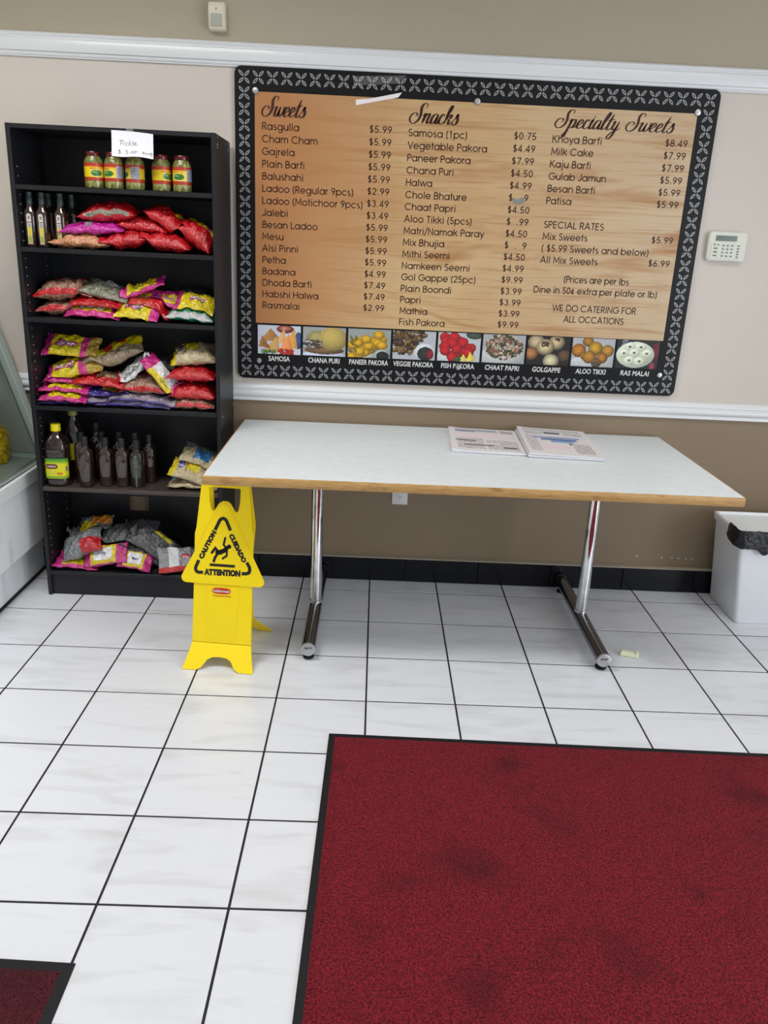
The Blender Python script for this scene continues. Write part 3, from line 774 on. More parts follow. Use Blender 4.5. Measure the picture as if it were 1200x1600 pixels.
# ============================================================ WASTE BIN
def waste_bin():
    t = thing('waste_bin', 'white plastic waste bin with black bag liner right of the table', 'bin', (1.57, -.34, 0))
    W = .42; D = .285; H = .418
    # outer shell: base rectangle 0..W, 0..D ; rim flares
    def sec(z, grow, n=5, r=.018):
        t_ = z / H; x0 = -.050 * t_ - grow; x1 = W + .05 * t_ + grow; y0 = -.004 * t_ - grow; y1 = D - .02 * t_ + grow
        return [(x, y, z) for x, y in rrect(x0, x1, y0, y1, r, n)]
    def loft(bm, secs, cap0=True):
        rings = [[bm.verts.new(p) for p in s] for s in secs]; n = len(rings[0])
        for i in range(len(rings) - 1):
            for k in range(n): bm.faces.new((rings[i][k], rings[i][(k + 1) % n], rings[i + 1][(k + 1) % n], rings[i + 1][k]))
        if cap0: bm.faces.new(rings[0][::-1])
        return rings
    b = newbm(); rg = loft(b, [sec(0.001, -.003), sec(.006, 0), sec(H - .035, 0), sec(H - .035, .005), sec(H - .030, .007), sec(H - .002, .007), sec(H, .005), sec(H, -.004), sec(H - .004, -.006), sec(H - .012, -.008)])
    fix(b); obj('bin_body', b, 'bin_white', t, True, sharp=50)
    # inset white lid panel sloping to the front, leaving an opening at the front
    b = newbm(); z0 = H - .012
    prism(b, [(.085, H - .034), (D - .026, H - .010), (D - .026, H - .016), (.085, H - .040)], -.040, W + .04, axis='x'); obj('lid', b, 'bin_white', t)
    # black bag liner: gathered film pulled over the front rim
    b = newbm(); rs = random.Random(8); n = 60
    path = [(-.046, .10), (-.053, .05), (-.056, .0), (-.046, -.008)] + [(x, -.011) for x in np.linspace(.0, W + .02, 40)] + [(W + .05, 0), (W + .052, .1)]
    prof = [(-.045, -.070), (-.030, -.035), (-.014, -.012), (-.002, .004), (.005, .006), (.011, -.002), (.013, -.024), (.014, -.058), (.017, -.088)]
    rows = []
    for i, (x, y) in enumerate(path):
        a = path[max(0, i - 1)]; c = path[min(len(path) - 1, i + 1)]; d = Vector((c[0] - a[0], c[1] - a[1])).normalized(); nn = Vector((d.y, -d.x))
        row = []
        for k, (o_, z_) in enumerate(prof):
            drop = 1.0
            if k >= 6: drop = .55 + .45 * math.sin(min(1, max(0, (i - 1) / 7)) * PI / 2) if i < 20 else 1
            if k >= 6: drop *= .95 + .12 * math.sin(i * .9)
            q = Vector((x, y)) + nn * (o_ + rs.uniform(-.003, .003) + (.004 * math.sin(i * 2.1) if k >= 6 else 0))
            row.append(b.verts.new((q.x, q.y, H + z_ * drop + rs.uniform(-.004, .003) * (k != 3))))
        rows.append(row)
    for i in range(len(rows) - 1):
        for k in range(len(prof) - 1): b.faces.new((rows[i][k], rows[i + 1][k], rows[i + 1][k + 1], rows[i][k + 1]))
    fix(b); obj('bag_liner', b, 'bin_bag', t, True, sharp=60)
    b = newbm(); box(b, -.03, W + .03, .0, .095, H - .10, H - .085); obj('bag_inside', b, 'bin_bag', t)
waste_bin()

# ============================================================ MATS and the scrap of paper
def mat_thing(corners, name, label, cm, border):
    c = [Vector(p) for p in corners]; ctr = sum(c, Vector((0, 0))) / 4
    t = thing(name, label, 'mat', (ctr.x, ctr.y, 0)); c = [p - ctr for p in c]
    def inset(d): return [p - Vector((math.copysign(d, p.x), math.copysign(d, p.y))) for p in c]
    b = newbm(); o_, i_ = c, inset(border)
    A = [b.verts.new((p.x, p.y, .0004)) for p in o_]; B = [b.verts.new((p.x * .9985, p.y * .9985, .0035)) for p in o_]; D_ = [b.verts.new((p.x, p.y, .0042)) for p in i_]
    for k in range(4):
        j = (k + 1) % 4; b.faces.new((A[k], A[j], B[j], B[k])); b.faces.new((B[k], B[j], D_[j], D_[k]))
    b.faces.new(D_); b.faces.new(A[::-1]); fix(b); obj('rubber_border', b, 'rubber', t)
    i2 = inset(border * .9); b = newbm(); nx, ny = 90, 90; rs = random.Random(2); g = []
    for j in range(ny + 1):
        row = []
        for i in range(nx + 1):
            u, v = i / nx, j / ny; p = (i2[0] * (1 - u) + i2[1] * u) * (1 - v) + (i2[3] * (1 - u) + i2[2] * u) * v
            e = min(u, 1 - u, v, 1 - v); z = .0090 if e > 0 else .0042
            row.append(b.verts.new((p.x, p.y, z + (rs.uniform(-.0006, .0006) if e > 0 else 0))))
        g.append(row)
    for j in range(ny):
        for i in range(nx): b.faces.new((g[j][i], g[j][i + 1], g[j + 1][i + 1], g[j + 1][i]))
    fix(b); o = obj('carpet', b, cm, t, True, sharp=180)
mat_thing([(-.114, -1.267), (1.72, -1.302), (1.70, -3.16), (-.140, -3.12)], 'entrance_mat', 'large red carpet mat with black rubber border in front of the table', 'carpet_red', .022)
mat_thing([(-1.38, -2.115), (-.600, -2.1445), (-.590, -3.30), (-1.37, -3.27)], 'floor_mat', 'small dark maroon mat on the white tiles at the lower left', 'carpet_maroon', .026)
b = newbm()
for (x0, x1, y0, y1, z0, z1) in ((-.034, .034, -.012, .012, .0008, .004), (-.033, .030, -.011, .010, .004, .015), (.024, .036, -.012, .014, .001, .022), (-.03, .02, -.008, .008, .014, .020)):
    box(b, x0, x1, y0, y1, z0, z1, .0015)
o = obj('paper_scrap', b, 'debris_green', None, loc=(1.016, -.672, .0005), rot=(0, 0, R(-16))); tag(o, 'crumpled pale green scrap on the floor tile right of the table leg', 'scrap')

# ============================================================ DISPLAY COUNTER at the left
def counter():
    t = thing('display_counter', 'white marble-look display counter with slanted glass front beside the bookcase', 'display counter', (-1.44, -1.6, 0))
    ox, oy = -1.44, -1.6; Y1 = -.035 - oy; Y_ = -1.45; XB = -.85
    b = newbm(); box(b, XB, -.045, Y_, Y1, .012, .19); kp = obj('toe_panel', b, 'marble_panel', t)
    b = newbm(); box(b, XB, -.040, Y_, Y1, .0005, .014, .001); obj('base_strip', b, 'rubber', t)
    b = newbm()
    for k in range(2): box(b, XB, 0, Y1 - 1.0 * (k + 1) + .001 if k == 0 else Y_, Y1 - 1.0 * k, .186, .452, .0015)
    obj('marble_panel', b, 'marble_panel', t)
    b = newbm(); box(b, XB, .006, Y_, Y1, .452, .512, .004); obj('sill', b, 'case_white', t)
    b = newbm(); box(b, XB + .02, -.035, Y_ + .01, Y1 - .01, .5125, .526, .001); obj('deck', b, 'case_deck', t)
    b = newbm(); box(b, XB, XB + .02, Y_, Y1, .512, 1.26); obj('rear_panel', b, 'case_back', t)
    sl = .305                                    # lean of the front pane: x falls by sl per metre of height
    def X(z): return -.006 - sl * (z - .512)
    pane = newbm(); prism(pane, [(X(.512), .512), (X(1.24), 1.24), (X(1.24) - .008, 1.24), (X(.512) - .008, .512)], Y_, Y1 - .030); obj('front_glass', pane, 'glass', t)
    b = newbm()
    prism(b, [(X(.512) + .001, .512), (X(1.24) + .001, 1.24), (X(1.24) - .009, 1.24), (X(.512) - .009, .512)], Y1 - .030, Y1 - .026); obj('glass_edge', b, 'glass_edge', t)
    # end pane next to the wall with its own polished edge, standing proud of the front pane
    b = newbm(); prism(b, [(X(.512) + .040, .512), (X(1.24) + .040, 1.24), (XB + .02, 1.24), (XB + .02, .512)], Y1 - .012, Y1); obj('end_glass', b, 'case_end', t)
    b = newbm(); prism(b, [(X(.512) + .020, .513), (X(1.24) + .020, 1.24), (X(1.24) + .016, 1.24), (X(.512) + .016, .513)], Y1 - .0145, Y1 - .012); obj('end_trim', b, 'glass_edge', t)
    b = newbm(); box(b, XB, X(1.24) + .002, Y_, Y1, 1.24, 1.262, .003); obj('top_panel', b, 'case_white', t)
    b = newbm(); box(b, XB + .02, -.20, Y_ + .02, Y1 - .02, .795, .803); obj('glass_shelf', b, 'glass_edge', t)
    b = newbm(); box(b, XB + .02, -.012, Y1 - .026, Y1 - .016, .526, .545, .002); obj('end_rail', b, 'glass_edge', t)
mat('case_end', s2l('a3aca5'), 0.10, coat=.5)
counter()
def tub():
    t = thing('snack_tub', 'tall yellow snack bag standing inside the glass counter', 'snack bag', (-1.600, -.150, .5268))
    b = newbm(); rs = random.Random(4); prof = [(.045, 0), (.052, .01), (.056, .05), (.054, .09), (.052, .125), (.040, .15), (.018, .160), (.011, .172), (.018, .182)]
    lathe(b, prof, 20, sq=2.6)
    for v in b.verts: v.co += Vector((rs.uniform(-.003, .003), rs.uniform(-.003, .003), 0))
    obj('sack', b, 'sweet_yellow', t, True, sharp=80)
    b = newbm(); tube(b, [(.013 * math.cos(R(a)), .013 * math.sin(R(a)), .172) for a in range(0, 361, 30)], .003, 8, caps=False); obj('tie', b, 'glass_edge', t)
tub()

# ============================================================ MENU BOARD
def menu_board():
    t = thing('menu_board', 'wide black framed menu board printed on wood grain with prices and food pictures', 'menu board', (.338, 0, 1.502))
    ox, oz = .338, 1.502
    f0 = lambda d: (lambda x, z: (x - ox, -.0150 - d, z - oz))
    b = newbm(); prism(b, [(x - ox, z - oz) for x, z in rrect(-.597, 1.2745, .908, 2.0955, .028, 8)], -.0150, -.0105, bev=.0006); obj('panel', b, 'board_black', t)
    b = newbm(); q = [(-.520, 1.140), (1.194, 1.140), (1.194, 2.0085), (-.520, 2.0085)]
    f = f0(.0002); b.faces.new([b.verts.new(f(*p)) for p in q]); obj('wood_print', b, 'printed_wood', t)
    # border: rows of four-petalled outlines
    b = newbm(); f = f0(.0003)
    def petal(cx, cz, a, L=.0285, W=.0105, r0=.0025):
        n = 8; side = []
        ca, sa = math.cos(a), math.sin(a)
        for sgn in (1, -1):
            outer = []
            for i in range(n + 1):
                s = i / n; w = W / 2 * math.sin(PI * s) ** .8; th = (.0030 if 0 < i < n else .0022) * (1.0)
                l = r0 + L * s; wi = max(0, w - .0032)
                outer.append(((l, sgn * w), (l, sgn * wi)))
            for i in range(n):
                qd = [outer[i][0], outer[i + 1][0], outer[i + 1][1], outer[i][1]]
                vs = [b.verts.new(f(cx + x * ca - y * sa, cz + x * sa + y * ca)) for x, y in qd]
                try: b.faces.new(vs)
                except ValueError: pass
    X0, X1, Z0, Z1 = -.5605, 1.236, .9425, 2.0575; NX, NZ = 33, 20
    for i in range(NX + 1):
        for z in (Z0, Z1):
            for a in (48, 132, 228, 312): petal(X0 + (X1 - X0) * i / NX, z, R(a))
    for j in range(1, NZ):
        for x in (X0, X1):
            for a in (48, 132, 228, 312): petal(x, Z0 + (Z1 - Z0) * j / NZ, R(a))
    obj('border_print', b, 'ink_silver', t)
    f = f0(.0004); H = .0268; SI = 1.045; WI = .142
    P = .04508; zb = 1.8745
    c1 = ['Rasgulla', 'Cham Cham', 'Gajrela', 'Plain Barfi', 'Balushahi', 'Ladoo (Regular 9pcs)', 'Ladoo (Motichoor 9pcs)', 'Jalebi', 'Besan Ladoo', 'Mesu', 'Alsi Pinni', 'Petha', 'Badana', 'Dhoda Barfi', 'Habshi Halwa', 'Rasmalai']
    p1 = ['$5.99'] * 5 + ['$2.99', '$3.49', '$3.49'] + ['$5.99'] * 4 + ['$4.99', '$7.49', '$7.49', '$2.99']
    c2 = ['Samosa (1pc)', 'Vegetable Pakora', 'Paneer Pakora', 'Chana Puri', 'Halwa', 'Chole Bhature', 'Chaat Papri', 'Aloo Tikki (5pcs)', 'Matri/Namak Paray', 'Mix Bhujia', 'Mithi Seerni', 'Namkeen Seerni', 'Gol Gappe (25pc)', 'Plain Boondi', 'Papri', 'Mathia', 'Fish Pakora']
    p2 = ['$0.75', '$4.49', '$7.99', '$4.50', '$4.99', '$    9', '$4.50', '$  .99', '$4.50', '$  .  9', '$4.50', '$4.99', '$9.99', '$3.99', '$3.99', '$3.99', '$9.99']
    SX = 1.0
    def block(lst, x, z0, name, h=H, w=.115, align='l', sx=None, pitch=P, fitw=None):
        for k, s in enumerate(lst):
            if s: b = newbm(); geo_text(b, s, x, z0 - pitch * k, h, f, sx or SX, w, align); obj(name, b, 'ink_brown', t)
    block(c1, -.4925, 1.876, 'item_name', sx=SI, w=WI); block(p1, -.0755, 1.8845, 'price', h=.0255, w=.150, sx=1.17)
    block(c2, .077, 1.8785, 'item_name', sx=SI, w=WI); block(p2, .489, 1.8865, 'price', h=.0255, w=.150, sx=1.17)
    z3 = 1.8815
    c3 = ['Khoya Barfi', 'Milk Cake', 'Kaju Barfi', 'Gulab Jamun', 'Besan Barfi', 'Patisa', '', 'SPECIAL RATES', 'Mix Sweets', '( $5.99 Sweets and below)', 'All Mix Sweets']
    block(c3, .641, z3, 'item_name', sx=SI, w=WI)
    p3 = ['$8.49', '$7.99', '$7.99', '$5.99', '$5.99', '$5.99', '', '', '$5.99', '', '$6.99']
    block(p3, 1.084, z3 + .006, 'price', h=.0255, w=.150, sx=1.17)
    for s, x, k, wm in (('(Prices are per lbs', .746, 11.62, .272), ('Dine in 50\u00a2 extra per plate or lb)', .626, 12.62, .516), ('WE DO CATERING FOR', .712, 14.18, .352), ('ALL OCCATIONS', .764, 15.15, .254)):
        b = newbm(); geo_text(b, s, x, z3 - P * k, H, f, wm / (text_w(s) * H), .142); obj('notice_line', b, 'ink_brown', t)
    # script headings: brush strokes whose width follows the stroke direction
    GS = {'S': (.95, [[(.92, 1.55), (1.02, 1.80), (.82, 2.02), (.58, 1.90), (.48, 1.55), (.56, 1.15), (.62, .75), (.50, .25), (.15, -.05), (-.22, .10), (-.38, .50), (-.22, .92), (.10, 1.02), (.28, .80), (.12, .62)]]),
          'w': (1.05, [[(-.1, .8), (.05, .98), (.13, .85), (.08, .35), (.16, .03), (.36, .08), (.52, .5), (.56, .98)], [(.56, .98), (.50, .4), (.58, .04), (.78, .08), (.95, .5), (.96, .95), (1.1, .92)]]),
          'e': (.62, [[(-.06, .30), (.25, .42), (.45, .70), (.38, .97), (.20, .92), (.06, .55), (.08, .16), (.28, .0), (.50, .14), (.66, .36)]]),
          't': (.55, [[(.30, 1.75), (.22, 1.2), (.14, .5), (.16, .08), (.34, .0), (.55, .25)], [(-.06, 1.02), (.28, 1.10), (.58, 1.22)]]),
          's': (.60, [[(-.08, .25), (.18, .62), (.32, 1.05), (.36, .80), (.48, .45), (.42, .10), (.20, -.04), (.02, .10), (.10, .22)]]),
          'n': (.88, [[(-.05, .72), (.10, .98), (.16, .85), (.12, .4), (.08, 0)], [(.10, .35), (.30, .85), (.50, 1.0), (.58, .8), (.52, .3), (.60, .02), (.80, .14), (.92, .36)]]),
          'a': (.80, [[(.56, .85), (.38, 1.0), (.14, .82), (.04, .42), (.12, .05), (.32, .06), (.50, .45), (.60, .98)], [(.60, .98), (.54, .35), (.62, .02), (.78, .14), (.88, .36)]]),
          'c': (.60, [[(.42, .78), (.42, .96), (.24, .98), (.07, .62), (.08, .16), (.28, .0), (.48, .12), (.64, .36)]]),
          'k': (.86, [[(.05, .6), (.35, 1.4), (.40, 1.85), (.26, 1.80), (.16, 1.2), (.06, 0)], [(.12, .45), (.40, .95), (.58, .92), (.50, .62), (.24, .50)], [(.24, .50), (.44, .38), (.50, .05), (.70, .06), (.88, .3)]]),
          'p': (.82, [[(-.05, .7), (.10, .98), (.14, .6), (.06, -.4), (.0, -.95), (-.16, -1.0), (-.14, -.7), (.1, -.2)], [(.10, .45), (.30, .92), (.52, .90), (.58, .5), (.42, .05), (.20, .06)], [(.45, .08), (.66, .12), (.85, .36)]]),
          'i': (.42, [[(.02, .5), (.14, .98), (.08, .4), (.14, .02), (.30, .08), (.46, .36)], [(.20, 1.32), (.22, 1.42)]]),
          'l': (.46, [[(0, .35), (.30, 1.1), (.40, 1.8), (.28, 1.85), (.14, 1.3), (.08, .5), (.14, .04), (.32, .06), (.50, .36)]]),
          'y': (.84, [[(-.04, .75), (.08, .98), (.14, .8), (.10, .3), (.22, .02), (.42, .2), (.56, .98)], [(.56, .98), (.50, .2), (.36, -.7), (.12, -1.0), (-.04, -.8), (.2, -.3), (.66, .05), (.88, .36)]]),
          ' ': (.95, [])}
    def script(s, x, z, xh, width):
        b = newbm(); tot = sum(GS[c][0] for c in s); k = width / (tot * xh) ; px = .42 * 1 if s[0] == 'S' else 0
        px = .40; kk = width / ((tot + .40 + .35) * xh)
        for c in s:
            adv, st = GS[c]
            for path in st:
                pts = catmull(path, 10); q = [((px + a + .30 * bb) * xh * kk + x, z + bb * xh) for a, bb in pts]; ws = []
                n = len(pts)
                for i in range(n):
                    a = pts[max(0, i - 1)]; d = pts[min(n - 1, i + 1)]; dx, dy = d[0] - a[0] + .30 * (d[1] - a[1]), d[1] - a[1]
                    l = math.hypot(dx, dy) or 1; down = abs(dy) / l; e = min(1, .35 + 3.2 * min(i, n - 1 - i) / n)
                    ws.append(xh * (.085 + .23 * down ** 2 * (1 if dy < 0 else .55)) * e)
                put_quads(b, ribbon2d(q, ws), f)
            px += adv
        obj('heading', b, 'ink_brown', t)
    script('Sweets', -.497, 1.9250, .0350, .182); script('Snacks', .074, 1.9265, .0350, .204); script('Specialty Sweets', .640, 1.9360, .0320, .480)
    # captions and pictures
    caps = ['SAMOSA', 'CHANA PURI', 'PANEER PAKORA', 'VEGGIE PAKORA', 'FISH PAKORA', 'CHAAT PAPRI', 'GOLGAPPE', 'ALOO TIKKI', 'RAS MALAI']
    cw = [.090, .133, .165, .170, .141, .146, .121, .130, .123]
    H_, W_ = 54, 80
    yy, xx = np.mgrid[0:H_, 0:W_]; u = (xx + .5) / W_; v = (yy + .5) / H_
    def bgc(c, n, rs, amp=.012):
        im = np.ones((H_, W_, 3)) * np.array(c); return im + rs.randn(H_, W_, 1) * amp
    def blob(im, cx, cy, rx, ry, c, rs, amp=.03, shade=.35, ang=0, hi=True):
        a = math.radians(ang); du, dv = (u - cx) * 1.48, (v - cy); p = (du * math.cos(a) + dv * math.sin(a)) / (rx * 1.48); q = (-du * math.sin(a) + dv * math.cos(a)) / ry
        d = p * p + q * q; m = d < 1; s = 1 - shade * d + (-.12 * (q) - .08 * p if hi else 0)
        col = np.array(c)[None, None] * s[..., None] + rs.randn(H_, W_, 1) * amp
        im[m] = col[m]
    def tri(im, pts, c, rs, amp=.02):
        m = np.ones((H_, W_), bool); A = [np.array(p) for p in pts]; s0 = np.sign(np.cross(A[1] - A[0], A[2] - A[0]))
        for i in range(3):
            a, bb = A[i], A[(i + 1) % 3]; m &= ((bb[0] - a[0]) * (v - a[1]) - (bb[1] - a[1]) * (u - a[0])) * s0 > 0
        sh = 1 - .55 * np.clip((u - A[0][0]) * 2.2, -.15, .6); im[m] = (np.array(c) * sh[..., None] + rs.randn(H_, W_, 1) * amp)[m]
    def pic(k):
        rs = np.random.RandomState(k + 10); R0 = rs.rand
        if k == 0:
            im = bgc((.80, .82, .88), 0, rs); blob(im, .95, .5, .08, .3, (.25, .35, .6), rs); blob(im, .64, .12, .20, .14, (.62, .2, .16), rs); blob(im, .64, .1, .15, .08, (.8, .5, .42), rs)
            for P_, c in (([(.30, .10), (.02, .60), (.55, .50)], (.72, .52, .30)), ([(.62, .05), (.42, .62), (.66, .60)], (.86, .66, .44)), ([(.86, .06), (.60, .75), (.93, .8)], (.84, .62, .30)), ([(.46, .34), (.12, .90), (.52, .95)], (.80, .62, .38)), ([(.72, .26), (.50, .85), (.82, .84)], (.93, .58, .34)), ([(.1, .35), (.02, .75), (.3, .8)], (.66, .46, .26))): tri(im, P_, c, rs)
            for i in range(40): blob(im, .08 + .35 * R0(), .86 + .12 * R0(), .02, .03, (.35, .55, .25), rs)
            for i in range(20): blob(im, .5 + .32 * R0(), .84 + .14 * R0(), .04, .05, (.80, .20, .12), rs)
        elif k == 1:
            im = bgc((.62, .63, .62), 0, rs); blob(im, .5, .98, .52, .16, (.80, .83, .90), rs, shade=.1); blob(im, .5, .80, .46, .14, (.52, .40, .28), rs)
            blob(im, .33, .38, .24, .26, (.70, .66, .42), rs); blob(im, .70, .40, .34, .40, (.78, .68, .38), rs, shade=.22)
            for i in range(70):
                x, y = .0 + .42 * R0(), .45 + .30 * R0(); c = [(.18, .22, .16), (.80, .78, .80), (.35, .28, .24), (.55, .45, .4)][int(R0() * 4)]; blob(im, x, y, .03 + .03 * R0(), .035, c, rs)
        elif k == 2:
            im = bgc((.60, .62, .60), 0, rs); blob(im, .45, .75, .50, .32, (.84, .85, .82), rs, shade=.15, ang=-18); blob(im, .45, .60, .46, .30, (.70, .62, .44), rs, ang=-18)
            for i in range(30):
                x = .05 + .75 * R0(); y = .72 - .55 * x + .45 * (R0() - .3); blob(im, x, y, .13, .15, (.90, .70, .14), rs, shade=.38)
            for i in range(12): blob(im, .02 + .2 * R0(), .3 + .5 * R0(), .06, .03, (.55, .45, .15), rs, ang=60)
            blob(im, .80, .92, .20, .24, (.78, .82, .80), rs); blob(im, .82, .92, .15, .16, (.10, .16, .14), rs)
        elif k == 3:
            im = bgc((.72, .73, .76), 0, rs)
            for i in range(150):
                x, y = .75 * R0(), .80 * R0()
                if x + .55 * y > .85 and y > .35: continue
                blob(im, x, y, .05 + .03 * R0(), .06, [(.45, .33, .22), (.58, .42, .22), (.28, .2, .16), (.62, .5, .28)][int(R0() * 4)], rs, shade=.6)
            blob(im, .76, .74, .25, .32, (.86, .88, .90), rs, shade=.15); blob(im, .77, .78, .19, .24, (.20, .22, .20), rs); blob(im, .88, .8, .08, .17, (.60, .12, .18), rs)
        elif k == 4:
            im = bgc((.74, .76, .78), 0, rs); blob(im, .45, .85, .45, .30, (.82, .84, .86), rs, shade=.1); blob(im, .85, .06, .2, .14, (.30, .34, .30), rs)
            for i in range(34):
                a, r2 = 6.28 * R0(), R0() ** .5; blob(im, .42 + .38 * r2 * math.cos(a), .46 + .40 * r2 * math.sin(a), .125, .17, (.82, .12, .16), rs, shade=.38)
            tri(im, [(.60, .72), (.56, .98), (.74, .98)], (.90, .84, .36), rs); tri(im, [(.76, .64), (.70, .98), (.92, .95)], (.92, .86, .30), rs); blob(im, .48, .93, .08, .1, (.25, .38, .2), rs)
        elif k == 5:
            im = bgc((.66, .68, .70), 0, rs); blob(im, .5, .75, .52, .42, (.80, .82, .82), rs, shade=.12)
            for i in range(330):
                a, r2 = 6.28 * R0(), R0() ** .5; x, y = .5 + .44 * r2 * math.cos(a), .42 + .45 * r2 * math.sin(a)
                blob(im, x, y, .02 + .03 * R0(), .03 + .02 * R0(), [(.32, .32, .18), (.72, .66, .52), (.84, .82, .76), (.46, .34, .22), (.22, .3, .16), (.74, .42, .32)][int(R0() * 6)], rs)
        elif k == 6:
            im = bgc((.09, .07, .06), 0, rs, .01)
            for (x, y, r, c) in ((.20, .22, .20, (.82, .74, .58)), (.68, .20, .19, (.84, .74, .56)), (.10, .62, .17, (.74, .50, .28)), (.88, .66, .16, (.42, .30, .20)), (.42, .38, .21, (.90, .82, .62)), (.58, .86, .19, (.90, .86, .70))): blob(im, x, y, r, r * 1.35, c, rs, .03, .55)
            for i in range(24): blob(im, .34 + .16 * R0(), .2 + .14 * R0(), .02, .04, (.36, .25, .12), rs)
            for i in range(14): blob(im, .64 + .1 * R0(), .06 + .08 * R0(), .02, .03, (.30, .22, .12), rs)
        elif k == 7:
            im = bgc((.70, .71, .73), 0, rs, .02); blob(im, .5, .85, .5, .25, (.78, .79, .80), rs, shade=.05)
            for (x, y, r, c) in ((.36, .12, .13, (.74, .50, .14)), (.55, .35, .17, (.84, .64, .12)), (.16, .44, .17, (.80, .52, .14)), (.84, .42, .15, (.82, .58, .20)), (.30, .62, .10, (.74, .5, .1)), (.42, .66, .16, (.78, .55, .14)), (.72, .68, .14, (.76, .50, .14)), (.60, .86, .12, (.58, .42, .22))): blob(im, x, y, r, r * 1.4, c, rs, .04, .5)
            blob(im, .60, .88, .07, .09, (.36, .3, .26), rs)
        else:
            im = bgc((.10, .11, .12), 0, rs)
            for i in range(14): blob(im, .05 + .25 * R0(), .02 + .2 * R0(), .015, .08, (.6, .62, .66), rs, ang=40)
            blob(im, .95, .4, .13, .34, (.42, .10, .18), rs); blob(im, .88, .90, .07, .14, (.66, .22, .32), rs)
            blob(im, .45, .52, .45, .46, (.86, .90, .84), rs, shade=.1, amp=.01); blob(im, .45, .50, .41, .40, (.84, .88, .74), rs, shade=.06, amp=.01)
            for (x, y) in ((.30, .24), (.56, .24), (.18, .48), (.42, .45), (.72, .46), (.32, .72), (.56, .74)):
                blob(im, x, y, .13, .15, (.92, .94, .86), rs, .01, .12); blob(im, x, y, .035, .04, (.35, .45, .22), rs, .08)
        return np.clip(im, 0, 1)
    f1 = f0(.0003)
    pr = (1.1745 - (-.512)) / (9 - .018 * 1); 
    for k in range(9):
        x0 = -.512 + k * .18945; w = .1795; z0, h = 1.0135 + k * .0008, .1185
        raster('food_picture', pic(k), (lambda a, bb, x0=x0, z0=z0: f1(x0 + a, z0 + bb)), t, w, h, 'print')
        b = newbm(); font_put(b, caps[k], f1, .0290, x0 + w / 2, .9845 + k * .0006, bold=.0006, width=cw[k], align='c', space=1.02, shear=.10 if k > 4 else .02); obj('caption', b, 'ink_white', t)
    # standoff screws, the smudge over a price, tape
    for (x, z) in ((-.517, 2.0105), (.337, 2.0115), (1.193, 2.0125), (-.507, .984), (.3385, .9915), (1.199, .997)):
        b = newbm(); M = Matrix.Translation((x - ox, -.0150, z - oz)) @ Matrix.Rotation(R(90), 4, 'X')
        r = .0125 if z > 1.5 else .0115
        lathe(b, [(.006, -.008), (.006, 0), (r, .0005), (r, .004), (r * .85, .0065), (r * .4, .0075)], 24, M=M); obj('standoff_screw', b, 'steel_cap', t, True)
    b = newbm(); f = f0(.0008); b.faces.new([b.verts.new(f(x, z)) for x, z in ((.505, 1.664), (.510, 1.672), (.525, 1.668), (.548, 1.677), (.5545, 1.668), (.553, 1.655), (.530, 1.650), (.510, 1.652))]); obj('price_patch', b, 'key_grey', t)
    b = newbm(); f = f0(.0006); b.faces.new([b.verts.new(f(x, z)) for x, z in ((-.1313, 1.9975), (-.1307, 1.978), (.0315, 2.0125), (.0455, 2.0300), (.030, 2.0270), (-.08, 2.003))]); obj('tape_strip', b, 'tape_white', t)
    b = newbm(); f = f0(.0007); b.faces.new([b.verts.new(f(x, z)) for x, z in ((-.145, 2.078), (-.05, 2.083), (.060, 2.089), (.028, 2.060), (-.06, 2.052), (-.140, 2.047))]); obj('clear_tape', b, 'tape_clear', t)
mat('ink_silver', s2l('a5a6a8'), .35, metal=.15)
menu_board()

